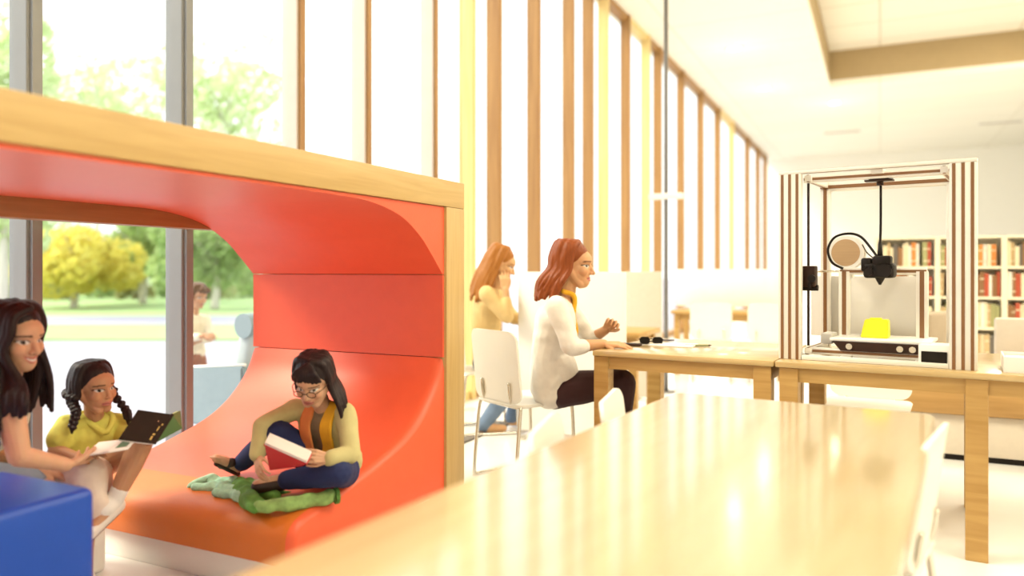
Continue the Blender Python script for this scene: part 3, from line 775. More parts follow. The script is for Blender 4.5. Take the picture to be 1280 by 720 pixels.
# extruder on its cable
e = pl(1100, 338, .14)
bm = B()
box(bm, e, (.10, .085, .055), bev=.012, seg=3); box(bm, e+Vector((.012, -.02, .035)), (.06, .05, .035), bev=.008)
box(bm, e+Vector((-.04, 0, .02)), (.035, .08, .05), bev=.008); cyl(bm, e+Vector((0, 0, -.025)), e+Vector((0, 0, -.052)), .018, .004)
cyl(bm, e+Vector((.02, -.04, 0)), e+Vector((.02, -.052, 0)), .024); cyl(bm, e+Vector((-.03, -.04, -.005)), e+Vector((-.03, -.05, -.005)), .014)
for k in range(5): cyl(bm, e+Vector((-.045+.022*k, -.044, .012)), e+Vector((-.045+.022*k, -.05, .012)), .006)
bm.transform(Matrix.Translation(e) @ Matrix.Scale(1.28, 4) @ Matrix.Translation(-e))
ex = sobj('extruder', bm, 'black', prt)
box(bm := B(), e+Vector((0, .05, .0)), (.03, .09, .02)); obj('mount_arm', bm, 'dark', ex)
obj('hose', tube(B(), [e+Vector((0, 0, .05)), e+Vector((0, 0, .09)), e+Vector((0, 0, .13))], [.014, .010, .006], 12), 'black', ex, True)
ct = pl(1101, 226, .14)
obj('cable', tube(B(), spline([e+Vector((0, 0, .1)), e+Vector((.003, 0, .22)), Vector((ct.x, ct.y, PH-.04))], 6), .0055, 8), 'black', prt, True)
bm = B(); box(bm, (ct.x, .10, PH-.030), (.085, .06, .02), bev=.004); box(bm, (ct.x, .10, PH-.045), (.12, .05, .008), bev=.002); cyl(bm, (ct.x, .12, PH-.065), (ct.x, .12, PH-.04), .015); sobj('cable_clamp', bm, 'dark', prt)
box(bm := B(), (ct.x, .09, PH-.008), (.05, .12, .02)); sobj('hanger', bm, 'extr', prt)
# spool with its feed hose
s = pl(1059, 316, .34)
sp = obj('spool', cyl(B(), s+Vector((0, -.03, 0)), s+Vector((0, .03, 0)), .068, seg=40), 'spool', prt, True)
bm = B()
for y in (-.036, .036): cyl(bm, s+Vector((0, y-.003, 0)), s+Vector((0, y+.003, 0)), .082, seg=44)
f = sobj('spool_flange', bm, 'white', sp)
cyl(bm := B(), s+Vector((0, -.0405, 0)), s+Vector((0, -.0395, 0)), .066, seg=40); obj('spool_disc', bm, 'spool', sp)
box(bm := B(), s+Vector((.0, 0, -.10)), (.06, .05, .05), bev=.004); sobj('spool_stand', bm, 'white', prt)
h = [pl(1054, 336, .27), pl(1040, 328, .26), pl(1035, 312, .25), pl(1043, 297, .24), pl(1060, 292, .22), pl(1076, 296, .20), pl(1090, 312, .17), e+Vector((-.005, 0, .05))]
obj('feed_hose', tube(B(), spline(h, 5), .006, 8), 'black', prt, True)
obj('feed_wire', tube(B(), spline([pl(1078, 306, .25), pl(1084, 316, .20), e+Vector((-.02, 0, .05))], 5), .003, 6), 'dark', prt, True)
# control box with dark screen
k0 = pl(1169, 449, .03)
cb = sobj('control_box', box(B(), (k0.x, .08, .05), (.125, .14, .098), bev=.005), 'white', prt)
box(bm := B(), (k0.x-.002, .0085, .042), (.098, .004, .058)); obj('display', bm, 'black', cb)
for q0, q1, lab in (((1008, 447), (1052, 452), 'left'), ((1062, 447), (1148, 456), 'right')): pass

def flat(name, label, cat, pos, size, rz, m, group=None, thick=.004):
    t = sobj(name, box(B(), (0, 0, thick/2), (size[0], size[1], thick), bev=min(.0015, thick/3), seg=1), m, None, pos, rz); return tag(t, label, cat, group)
def onprinter(x, y, z=0): v = PO+PX*x+PY*y; return W(v.x, v.y, TZ+z)
# the printed yellow piece on the bed
y0 = pl(1095, 414, .20); wv = onprinter(y0.x, .20, b0.z+.011)
bm = B(); vs = [(-.062, -.04), (.056, -.04), (.056, .04), (-.062, .04)]
lo = [bm.verts.new((x, y, 0)) for x, y in vs]; hi = [bm.verts.new((x*.83+.008, y*.8, .086)) for x, y in vs]
bm.faces.new(lo[::-1]); bm.faces.new(hi)
for i in range(4): bm.faces.new((lo[i], lo[(i+1) % 4], hi[(i+1) % 4], hi[i]))
bmesh.ops.bevel(bm, geom=list(bm.edges), offset=.004, segments=2, affect='EDGES')
yt = sobj('printed_model', bm, 'yellow', None, wv, pr_rz); tag(yt, 'bright yellow printed model standing on the printer bed', 'printed model')
sobj('raised_detail', box(B(), (0, 0, .089), (.05, .03, .008), bev=.002), 'yellow', yt)

flat('paper_sheet', 'white paper sheets lying under the printer, left of the control box', 'paper', onprinter(.40, .13), (.28, .12), pr_rz+.06, 'paper', thick=.006)
flat('paper_sheet', 'pale sheet lying under the printer by the left post', 'paper', onprinter(.20, .16), (.14, .10), pr_rz-.1, 'paper', thick=.004)
# things around the working woman
def otab(px, py): return G(px, py, TZ)
flat('notebook', 'open white notebook sheets on the oak table right of the woman\'s hands', 'paper', otab(842, 432)+Vector((0, 0, .0)), (.24, .17), TA+.1, 'paper', thick=.008)
t = thing('pen', 'green pen lying on the oak table right of the notebook', 'pen', otab(872, 433)+Vector((0, 0, .006)), TA+.5)
obj('barrel', cyl(B(), (-.07, 0, 0), (.06, 0, 0), .0055, seg=10), mat('pen_green', (.30, .32, .14), .4), t, True); obj('tip', cyl(B(), (.06, 0, 0), (.078, 0, 0), .0055, .001, seg=10), 'dark', t)
t = thing('phone', 'dark phone lying on the oak table by the woman\'s hand', 'phone', otab(787, 432), TA+.2)
sobj('case', box(B(), (0, 0, .006), (.13, .07, .012), bev=.003), 'dark', t); obj('display', box(B(), (0, 0, .0125), (.11, .058, .001)), 'black', t)
t = thing('sunglasses', 'dark sunglasses with folded arms on the oak table', 'sunglasses', otab(814, 431), TA+.35)
for s in (-1, 1):
    bm = B(); prism(bm, rrect(.056, .042, .016), -.003, .003, 'y'); bm.transform(Matrix.Translation((s*.036, 0, .024))); sobj('lens', bm, 'black', t)
    obj('temple', tube(B(), [(s*.066, .0, .03), (s*.066, .02, .03), (-s*.03, .035+.01*s, .012)], .0035, 6), 'dark', t)
obj('bridge', tube(B(), [(-.012, 0, .03), (0, 0, .034), (.012, 0, .03)], .003, 6), 'dark', t)
t = thing('keys', 'small bunch of dark keys on the table beyond the sunglasses', 'keys', otab(827, 426), TA)
bm = B(); tube(bm, [(.02*math.cos(a*.7), .02*math.sin(a*.7), .004) for a in range(10)], .0025, 6); obj('ring', bm, 'dark', t)
for k in range(3): bm = B(); box(bm, (.035, 0, .006), (.05, .009, .003)); cyl(bm, (.065, 0, .0045), (.065, 0, .0075), .012, seg=14); bm.transform(Matrix.Rotation(.5*k-.4, 4, 'Z')); obj('key', bm, 'dark', t)
# white tray at the right end of the table
t = thing('paper_tray', 'long low white tray on the oak table right of the printer', 'tray', tpt(1.99, .20), TA)
bm = B(); box(bm, (0, 0, .004), (.34, .26, .008))
for s in (-1, 1): box(bm, (0, s*.128, .034), (.34, .006, .06)); box(bm, (s*.167, 0, .034), (.006, .25, .06))
obj('tray_body', bm, 'white', t)
obj('paper_stack', box(B(), (0, 0, .03), (.31, .23, .04)), 'paper', t)

# outdoor lounge chair
t = thing('lounge_chair', 'grey-blue padded lounge chair standing outside the window by the boy', 'chair', P(285, 530, 5.75)*Vector((1, 1, 0)) if False else Vector(((P(304, 500, 5.9)).x, (P(304, 500, 5.9)).y, 0)), yaw(-.8, .45))
sobj('seat_cushion', box(B(), (0, .02, .36), (.56, .58, .16), bev=.05, seg=4), 'lounge2', t)
sobj('back_cushion', box(B(), (0, -.30, .60), (.56, .16, .46), Matrix.Rotation(.22, 3, 'X'), bev=.06, seg=4), 'lounge2', t)
bm = B(); cyl(bm, (-.30, -.34, .80), (.30, -.34, .80), .09, seg=24); sobj('head_roll', bm, 'lounge', t)
for s in (-1, 1):
    bm = B(); prism(bm, [(-.40, .06), (.34, .06), (.30, .46), (-.40, .52)], s*.30, s*.36, 'x'); bmesh.ops.bevel(bm, geom=list(bm.edges), offset=.015, segments=2, affect='EDGES'); ar = sobj('arm_panel', bm, 'lounge', t)
    obj('piping', tube(B(), [(s*.33, .345, .06), (s*.33, .305, .465), (s*.33, -.40, .525)], .012, 8), 'paper', ar, True)
    for y in (-.33, .28): obj('leg', cyl(B(), (s*.33, y, 0), (s*.33, y, .07), .02), 'black', t)

# ------------------------------------------------------------------ people
SK1, SK2, SK3 = (.68, .40, .26), (.58, .31, .18), (.66, .39, .25)
LIP, LIPR = (.50, .17, .14), (.60, .20, .17)
M['hair_black'] = hairmat('hair_black', (.010, .006, .008), (.035, .02, .02))
M['hair_auburn'] = hairmat('hair_auburn', (.16, .035, .008), (.30, .075, .018))
M['hair_gold'] = hairmat('hair_gold', (.30, .11, .02), (.45, .18, .04))
M['hair_brown'] = hairmat('hair_brown', (.09, .04, .02), (.16, .08, .04))
def cloth(n, c, **k): return mat(n, c, .85, .12, (25, 25, 25), bump=.15, bscale=350, **k)
M['c_white'] = cloth('white_cotton', (.80, .76, .70)); M['c_jeansgrey'] = cloth('grey_blue_denim', (.22, .27, .36))
M['c_polo'] = cloth('lime_yellow_cotton', (.66, .64, .13)); M['c_skirt'] = cloth('pale_pink_cotton', (.78, .66, .58)); M['c_navy'] = cloth('navy_denim', (.012, .022, .10))
M['c_card'] = cloth('pale_olive_knit', (.55, .50, .24)); M['c_vest'] = cloth('taupe_print', (.24, .19, .12)); M['c_yellow'] = cloth('mustard_scarf', (.80, .42, .02)); M['c_salmon'] = cloth('orange_scarf', (.75, .26, .08))
M['c_maroon'] = cloth('dark_maroon_trousers', (.035, .008, .010)); M['c_cream'] = cloth('cream_blouse', (.80, .72, .56)); M['c_sock'] = cloth('white_sock', (.85, .82, .8))
M['c_rust'] = cloth('rust_trousers', (.30, .11, .07)); M['c_jeans'] = cloth('blue_jeans', (.15, .22, .34)); M['c_gold'] = cloth('golden_blouse', (.70, .50, .22))
M['jk_green'] = mat('green_jacket', (.10, .26, .045), .85, .55, (38, 38, 38), bump=.4, bscale=70); M['jk_teal'] = mat('pale_teal_lining', (.34, .60, .44), .85, .55, (38, 38, 38), bump=.4, bscale=70); M['jk_light'] = mat('light_green_sleeve', (.26, .44, .14), .85, .55, (38, 38, 38), bump=.4, bscale=70)
M['cover_dark'] = mat('dark_brown_cover', (.022, .012, .008), .6, .2, spec=.15); M['cover_green'] = mat('green_cover', (.07, .15, .05), .5, .1); M['cover_red'] = mat('red_cover', (.55, .015, .03), .4, .05)
M['page_yellow'] = mat('yellowed_page_edge', (.62, .62, .12), .7, .1); M['gold'] = mat('gold_stamp', (.62, .42, .10), .4, .1)
M['shoe'] = mat('white_shoe', (.78, .72, .68), .5, .06); M['sole'] = mat('dark_red_sole', (.14, .03, .02), .6, .1); M['sandal'] = mat('dark_sandal', (.03, .015, .01), .5, .1)

def locks(h, specs, drift=(0, 0, 0), seed=3, r0=.017, r1=.007, jit=.005, cap_=True, out=1.0):
    """specs: (side, angle from the face in degrees, hanging length below the ear line in metres)"""
    bm = B(); rg = random.Random(seed)
    if cap_: sph(bm, h.p(0, -.030, .046), h.k, (.081, .098, .083), h.rot, 3)
    L = []
    for s, a, ln, *dd in specs:
        dr = Vector(dd[0]) if dd else Vector(drift)
        a = math.radians(a); t = a/math.pi
        p0 = (s*.006, .062-.125*t, .118-.030*t*t)
        p1 = (s*.062*math.sin(a)**.7, .070*math.cos(a)-.020, .098)
        p2 = (s*.082*math.sin(a)**.8, .090*math.cos(a)-.022, .035)
        p3 = (s*.083*math.sin(a)**.8*out, .092*math.cos(a)-.024, -.03)
        b = h.p(*p3)
        o = (h.r*(s*.02*math.sin(a))+h.f*(.02*math.cos(a)))*out
        z = Vector((0, 0, -ln))
        L.append([p0, p1, p2, b, b+z*.5+o+dr*.5, b+z*(.9+.2*rg.random())+o*.6+dr])
    hairlocks(bm, h, L, r0, r1, jit, seed)
    return bm

# --- woman with long black hair, bottom left
o = P(-75, 620, 2.75); o.z = .40
h = Head(P(20, 421, 2.65), W(.95, -.28, -.24), tilt=.04, k=1.0)
pel, wai, che, nek = P(-78, 597, 2.78), P(-55, 560, 2.78), P(-16, 524, 2.72), P(4, 482, 2.70)
rs = D(.12, -1)
shR, elR, wrR = P(10, 503, 2.57), P(24, 570, 2.56), P(82, 581, 2.70)
shL, elL, wrL = P(-12, 505, 2.88), P(-2, 572, 2.93), P(52, 588, 2.83)
hipR, knR, ftR = P(-66, 602, 2.68), P(40, 612, 2.76), P(40, 735, 2.80)
hipL, knL, ftL = P(-66, 600, 2.90), P(50, 606, 3.0), P(45, 712, 2.98)
bm = B(); h.add(bm); chain(bm, [nek, h.p(0, -.015, -.06)], [.054, .048], 3)
torso(bm, pel, wai, che, nek, D(-.4, -.9), rs)
chain(bm, [shR, elR, wrR], [.048, .036, .025]); chain(bm, [shL, elL, wrL], [.046, .036, .025])
cap(bm, che+Vector((0, 0, .06)), shR, .06, .048); cap(bm, che+Vector((0, 0, .06)), shL, .06, .046)
hand(bm, wrR, P(112, 573, 2.84)-wrR, W(.1, -.25, -1), -1, .95, .45, 1, .7)
hand(bm, wrL, P(90, 596, 2.86)-wrL, W(0, 0, 1), 1, .95, .4)
chain(bm, [hipR, knR, ftR], [.085, .058, .040]); chain(bm, [hipL, knL, ftL], [.085, .058, .040])
for f in (ftR, ftL): f0 = Vector((f.x, f.y, .05)); cap(bm, f, f0, .04, .035); cap(bm, f0, f0+D(.9, -.3)*.15-Vector((0, 0, .02)), .035, .028)
A = person('woman with long black hair in a white top, leaning in with an outstretched hand', bm, .003, h, o, SK1, LIPR, (.03, .018, .015), smile=1)
bm = B(); torso(bm, pel, wai, che, nek-(nek-che)*.25, D(-.4, -.9), rs, e=.012)
finish('top', bm, .006, 'c_white', A, o, 2, .004, 45, 1)
bm = B(); chain(bm, [hipR, hipR.lerp(knR, .92)], [.10, .074]); chain(bm, [hipL, hipL.lerp(knL, .92)], [.10, .074]); cap(bm, pel, pel+Vector((0, 0, .03)), .12)
finish('skirt', bm, .006, 'c_jeansgrey', A, o, 2, .004, 40, 2)
sp = [(1, a, .26+.02*(i % 3)) for i, a in enumerate(range(64, 180, 9))]+[(-1, a, .25) for a in range(66, 180, 10)]+[(1, a, .20) for a in range(75, 170, 14)]+[(1, a, .27+.01*(a % 3), W(.055-.0012*(a-66), -.05, 0)) for a in range(66, 116, 5)]+[(-1, a, .25, W(.03, .02, 0)) for a in range(66, 100, 7)]
bm = locks(h, sp, drift=W(-.035, .01, 0), seed=5, r0=.019, r1=.008)
for j in range(7):
    y = .060-.013*j
    hairlocks(bm, h, [[(.012, .055-.01*j, .117), (.062, y*.8, .092), (.079, y, .03), (.081, y-.004, -.035), P(27-4.5*j, 478, 2.56), P(33-5*j, 500, 2.53), P(31-5.5*j, 518+3*(j % 2), 2.53)]], .016, .008, .004, 60+j)
finish('hair', bm, .0035, 'hair_black', A, o, 1)

# --- girl with braids
o = P(88, 600, 3.0); o.z = .30
h = Head(P(119, 484, 2.98), W(.90, -.42, -.10), tilt=.06, k=.86)
pel, wai, che, nek = P(88, 590, 3.02), P(104, 566, 3.02), P(114, 541, 3.02), P(118, 521, 3.01)
rb = D(-.8, -.55); kk = .62
shR, elR, wrR = P(84, 533, 2.95), P(69, 563, 2.90), P(100, 574, 2.84)
shL, elL, wrL = P(154, 532, 3.07), P(170, 560, 3.00), P(186, 552, 2.94)
hipR, knR, ftR = P(84, 594, 2.97), P(110, 590, 2.84), P(106, 690, 2.86)
hipL, knL, anL = P(104, 590, 3.04), P(176, 556, 2.92), P(143, 626, 2.88)
bm = B(); h.add(bm, True); chain(bm, [nek, h.p(0, -.015, -.06)], [.036, .034], 3)
torso(bm, pel, wai, che, nek, rb, rb, kk)
for a, b, c in ((shR, elR, wrR), (shL, elL, wrL)): chain(bm, [a, b, c], [.034, .027, .020]); cap(bm, che+Vector((0, 0, .03)), a, .045, .034)
hand(bm, wrR, P(124, 566, 2.82)-wrR, W(0, .1, 1), 1, .66, .35)
hand(bm, wrL, P(197, 536, 2.93)-wrL, W(.5, .8, .1), -1, .68, .5)
chain(bm, [hipR, knR, ftR], [.062, .044, .030]); chain(bm, [hipL, knL, knL.lerp(anL, .35), anL], [.062, .043, .042, .027])
fdL = W(-.28, -.75, -.42).normalized(); fdR = D(.2, -1)
cap(bm, anL, anL+fdL*.11+Vector((0, 0, -.03)), .028, .022); cap(bm, ftR, Vector((ftR.x, ftR.y, .04)), .03, .028); cap(bm, Vector((ftR.x, ftR.y, .035)), Vector((ftR.x, ftR.y, .03))+fdR*.12, .028, .022)
Bp = person('girl with two braids in a yellow polo shirt reading beside the woman', bm, .0026, h, o, SK2, LIP, (.03, .018, .015))
bm = B(); torso(bm, wai.lerp(pel, .5), wai, che, nek-(nek-che)*.2, rb, rb, kk, .011)
for a, b in ((shR, elR), (shL, elL)): cap(bm, che+Vector((0, 0, .035)), a, .05, .045); cap(bm, a, a.lerp(b, .55), .046, .050)
PS = finish('polo_shirt', bm, .005, 'c_polo', Bp, o, 2, .004, 60, 3)
bm = B()
for s in (-1, 1): chain(bm, spline([nek-h.f*.045+Vector((0, 0, .012)), nek+rb*s*.052+Vector((0, 0, .008)), nek+rb*s*.036+h.f*.045-Vector((0, 0, .018)), nek+h.f*.062+rb*s*.006-Vector((0, 0, .05))], 4), [.012]*13, 1)
finish('collar', bm, .004, 'c_polo', PS, o, 2)
bm = B(); chain(bm, [hipR, knR, knR+W(.035, 0, -.15)], [.075, .062, .045]); chain(bm, [hipL, hipL.lerp(knL, .45)], [.072, .060]); chain(bm, [hipR.lerp(hipL, .5), knR.lerp(hipL.lerp(knL, .45), .5)+Vector((0, 0, -.02)), knR.lerp(knL, .18)+W(.0, .05, -.19)], [.07, .05, .035])
cap(bm, pel, wai.lerp(pel, .5), .085, .075)
finish('skirt', bm, .005, 'c_skirt', Bp, o, 2, .005, 55, 4)
bm = B(); chain(bm, [knL.lerp(anL, .78), anL, anL+fdL*.05], [.033, .033, .031])
finish('sock', bm, .004, 'c_sock', Bp, o, 2)
bm = B(); cap(bm, anL+Vector((0, 0, -.028))-fdL*.015, anL+fdL*.13+Vector((0, 0, -.033)), .030, .024)
sh = finish('shoe', bm, .004, 'shoe', Bp, o, 2)
bm = B(); cap(bm, anL+Vector((0, 0, -.055))-fdL*.02, anL+fdL*.135+Vector((0, 0, -.055)), .012, .011); finish('sole', bm, .004, 'sole', sh, o, 2)
bm = B(); cap(bm, Vector((ftR.x, ftR.y, .032))-fdR*.02, Vector((ftR.x, ftR.y, .028))+fdR*.13, .032, .026); finish('shoe', bm, .004, 'shoe', Bp, o, 2)
sp = [(s, a, .0) for s in (-1, 1) for a in range(78, 181, 11)]
bm = locks(h, sp, seed=8, r0=.015, r1=.012, jit=.003)
hb = finish('hair', bm, .0035, 'hair_black', Bp, o, 1)
def braid(pts, r):
    bm = B(); sp = spline(pts, 7); n = len(sp)-1
    for i, p in enumerate(sp):
        f = 1-.45*i/n; x = Vector((math.cos(TH), math.sin(TH), 0))*(.45*r*(1 if i % 2 else -1))
        sph(bm, p+x, r*f, (1, 1, .85), None, 2)
    cap(bm, sp[-1], sp[-1]-Vector((0, 0, .02)), r*.5, r*.25); return bm
finish('braid', braid([h.p(.070, -.035, .0), h.p(.090, -.03, -.05), P(95, 515, 2.90), P(90, 535, 2.88)], .019), .0035, 'hair_black', hb, o, 1)
finish('braid', braid([h.p(-.070, -.02, .0), h.p(-.088, .0, -.05), P(157, 512, 3.03), P(160, 524, 3.02)], .018), .0035, 'hair_black', hb, o, 1)
st = tag(sobj('foam_stool', box(B(), (0, 0, .137), (.25, .24, .274), bev=.02, seg=3), 'white', None, (o.x-.03, o.y-.03, 0), 0), 'low white foam stool under the girl with braids', 'stool')
oa = A.location
st = tag(sobj('foam_stool', box(B(), (0, 0, .19), (.32, .36, .38), bev=.02, seg=3), 'orange', None, (oa.x-.02, oa.y-.14, 0), 0), 'orange foam stool under the woman with long black hair', 'stool')

def slab(bm, q, th, n=None, mi=0):
    q = [Vector(v) for v in q]; n = n or (q[1]-q[0]).cross(q[3]-q[0]).normalized()
    a = [bm.verts.new(v) for v in q]; b = [bm.verts.new(v+n*th) for v in q]
    fs = [bm.faces.new(a[::-1]), bm.faces.new(b)]+[bm.faces.new((a[i], a[(i+1) % 4], b[(i+1) % 4], b[i])) for i in range(4)]
    bmesh.ops.recalc_face_normals(bm, faces=fs); return bm
def shift(bm, o): bm.transform(Matrix.Translation(-Vector(o))); return bm
# dark hardback held up by the girl
q1 = [P(148, 549, 2.78), P(193, 554.5, 2.83), P(215.5, 518, 2.93), P(169, 507, 2.86)]; q1[3] = q1[0]+q1[2]-q1[1]
q2 = [P(193, 554.5, 2.83), P(228, 535.5, 2.97), P(225.5, 513, 3.02), P(215.5, 518, 2.93)]
ob_ = sum(q1, Vector())/4
t = thing('hardback_book', 'dark brown hardback with gold marks held open by the girl with braids', 'book', ob_)
nb = (q1[1]-q1[0]).cross(q1[3]-q1[0]).normalized(); nb = nb if nb.dot(Vector((0, 0, 1.2))-ob_+Vector((0, 0, 0))) < 0 else -nb
n2 = (q2[1]-q2[0]).cross(q2[3]-q2[0]).normalized(); n2 = n2 if n2.dot(-ob_) < 0 else -n2
def shrink(q, f, off): c = sum(q, Vector())/4; return [c+(v-c)*f+off for v in q]
f = obj('front_cover', shift(slab(B(), q1, .004, nb), ob_), 'cover_dark', t)
ob2 = obj('rear_cover', shift(slab(B(), q2, .004, n2), ob_), 'cover_green', t); tag(ob2, 'green rear cover')
obj('pages', shift(slab(B(), shrink(q1, .96, nb*.0042), .014, nb), ob_), 'paper', t); obj('pages', shift(slab(B(), shrink(q2, .95, n2*.0042), .012, n2), ob_), 'page_yellow', t)
cyl(bm := B(), q1[1], q1[2], .006); obj('spine', shift(bm, ob_), 'cover_dark', t)
bm = B()
def on(q, u, v): return (q[0]*(1-u)+q[1]*u)*(1-v)+(q[3]*(1-u)+q[2]*u)*v
for u, v, w_, hh in ((.80, .10, .05, .12), (.80, .26, .07, .05), (.84, .40, .03, .16), (.88, .60, .04, .05)):
    slab(bm, [on(q1, u, v)-nb*.0008, on(q1, u+w_, v)-nb*.0008, on(q1, u+w_, v+hh)-nb*.0008, on(q1, u, v+hh)-nb*.0008], .0008, nb)
obj('gold_stamping', shift(bm, ob_), 'gold', f)
# open booklet on her lap
qa = [P(106, 571, 2.76), P(136, 566, 2.74), P(152, 551, 2.85), P(124, 554, 2.88)]
qb = [P(136, 566, 2.74), P(160, 562, 2.78), P(172, 549, 2.88), P(152, 551, 2.85)]
oc = sum(qa, Vector())/4
t = thing('open_booklet', 'open white booklet lying on the lap of the girl with braids', 'booklet', oc)
obj('page', shift(slab(B(), qa, .005), oc), 'paper', t); obj('page', shift(slab(B(), qb, .005), oc), 'paper', t)
obj('printed_picture', shift(slab(B(), shrink(qb, .6, Vector((0, 0, .0056))), .0006), oc), 'cover_green', t)

# --- girl with glasses and scarf on the seat
o = P(415, 596, 3.12); o.z = .36
h = Head(P(391, 476, 3.0), W(-.12, -.86, -.48), tilt=-.06, k=.86)
pel, wai, che, nek = P(418, 580, 3.14), P(412, 557, 3.13), P(406, 529, 3.11), P(403, 508, 3.08)
rb = D(-.93, .30); kk = .60
shR, elR, wrR = P(369, 512, 3.12), P(327, 532, 3.02), P(321, 572, 2.99)
shL, elL, wrL = P(432, 517, 3.06), P(439, 568, 2.96), P(411, 573, 2.88)
hipR, knR, anR = P(402, 584, 3.16), P(346, 540, 3.04), P(297, 583, 3.22)
hipL, knL, anL = P(428, 588, 3.08), P(423, 591, 2.90), P(352, 601, 2.98)
bm = B(); h.add(bm, True); chain(bm, [nek, h.p(0, -.02, -.055)], [.035, .033], 3)
torso(bm, pel, wai, che, nek, rb, rb, kk)
for a, b, c in ((shR, elR, wrR), (shL, elL, wrL)): chain(bm, [a, b, c], [.034, .027, .020]); cap(bm, che+Vector((0, 0, .03)), a, .045, .034)
hand(bm, wrR, P(325, 592, 2.93)-wrR, W(-.8, -.4, .3), -1, .68, .45)
hand(bm, wrL, P(389, 570, 2.84)-wrL, W(.1, -.85, .3), -1, .68, .7)
chain(bm, [hipR, knR, anR], [.060, .045, .028]); chain(bm, [hipL, knL, anL], [.060, .046, .030])
toR, toL = P(270, 573, 3.12), P(322, 606, 2.97)
cap(bm, anR, toR, .027, .018); 
for k in range(5): v = (toR-anR).normalized(); sd = v.cross(Vector((0, 0, 1))).normalized(); cap(bm, toR+sd*(k-2)*.0085, toR+sd*(k-2)*.0105+v*(.022-.003*k), .0068, .0058)
cap(bm, anL, toL, .028, .022)
Cp = person('girl with glasses, yellow scarf and pale cardigan reading cross-legged on the red seat', bm, .0026, h, o, SK3, LIP, (.03, .018, .015))
bm = B(); torso(bm, pel.lerp(wai, .5), wai, che, nek-(nek-che)*.15, rb, rb, kk, .009); finish('vest', bm, .005, 'c_vest', Cp, o, 2, .003, 60, 5)
bm = B(); fw = D(-.30, -.93)
for s in (-1, 1):
    chain(bm, [pel+rb*s*.065+Vector((0, 0, .02)), wai+rb*s*.058, che+rb*s*.060], [.062, .058, .060])
chain(bm, [pel-fw*.03+Vector((0, 0, .02)), wai-fw*.03, che-fw*.028, nek-fw*.02-Vector((0, 0, .012))], [.058, .055, .058, .040])
for a, b, c in ((shR, elR, wrR), (shL, elL, wrL)):
    cap(bm, che+Vector((0, 0, .035))-fw*.015, a, .048, .044); chain(bm, [a, b, b.lerp(c, .93)], [.044, .036, .031])
finish('cardigan', bm, .005, 'c_card', Cp, o, 2, .004, 55, 6)
bm = B(); chain(bm, [hipR, knR, knR.lerp(anR, .88)], [.070, .053, .036]); chain(bm, [hipL, knL, knL.lerp(anL, .9)], [.070, .054, .038]); cap(bm, pel+rb*.03, pel-rb*.03, .074)
finish('jeans', bm, .005, 'c_navy', Cp, o, 2, .003, 50, 7)
def strip(pts, w, th, n):
    bm = B()
    for p, q in zip(spline(pts, 5), spline(pts, 5)[1:]):
        for s in (-1, -.33, .33, 1): cap(bm, p+rb*s*w, q+rb*s*w, th, th, 1)
    return bm
f1 = .070
sc1 = finish('scarf', strip([nek-fw*.04+Vector((0, 0, .012)), nek+rb*.045+Vector((0, 0, .005)), che+rb*.048+fw*(f1), wai+rb*.042+fw*(f1+.015), wai+rb*.030+fw*(f1+.03)-Vector((0, 0, .045))], .017, .009, 5), .004, 'c_salmon', Cp, o, 2, .003, 70, 8)
tag(sc1, 'orange scarf end')
sc2 = finish('scarf', strip([nek-fw*.04+Vector((0, 0, .012)), nek-rb*.045+Vector((0, 0, .005)), che-rb*.046+fw*(f1), wai-rb*.046+fw*(f1+.01), wai-rb*.044+fw*(f1+.02)-Vector((0, 0, .05))], .018, .009, 5), .004, 'c_yellow', Cp, o, 2, .003, 70, 9)
tag(sc2, 'mustard yellow scarf end')
sp = [(-1, a, .13+.012*(i % 3)) for i, a in enumerate(range(72, 180, 10))]+[(1, a, .05) for a in range(80, 180, 11)]+[(-1, a, .17) for a in range(95, 160, 16)]
bm = locks(h, sp, drift=W(.035, .02, 0), seed=12, r0=.017, r1=.008, jit=.004)
for k in range(9): hairlocks(bm, h, [[(-.006, .03, .112), ((k-4)*.012, .066, .088), ((k-4)*.0160, .080-.0012*(k-4)**2, .044)]], .012, .007, .002, k)
finish('hair', bm, .0035, 'hair_black', Cp, o, 1)
bm = B()
for s in (-1, 1):
    tube(bm, [h.p(s*.031+.021*math.cos(a*.5236), .104-.10*abs(s*.031+.021*math.cos(a*.5236))**1.5, .001+.0155*math.sin(a*.5236)) for a in range(13)], .0019, 6)
    tube(bm, [h.p(s*.052, .098, .006), h.p(s*.074, .06, .008), h.p(s*.078, -.01, .0)], .0017, 6)
tube(bm, [h.p(-.011, .103, .003), h.p(0, .107, .005), h.p(.011, .103, .003)], .0018, 6)
obj('glasses', shift(bm, o), 'dark', Cp, True)
bm = B(); cap(bm, anR+Vector((0, 0, -.03)), toR+Vector((0, 0, -.022)), .012, .010); cap(bm, anR.lerp(toR, .5)+Vector((.018, .01, .0)), anR.lerp(toR, .5)+Vector((-.018, -.012, -.01)), .020, .018)
finish('sandal', bm, .003, 'sandal', Cp, o, 2)
bm = B(); cap(bm, anL+Vector((0, 0, -.008)), toL+Vector((0, 0, -.008)), .032, .026); finish('sandal', bm, .003, 'sandal', Cp, o, 2)
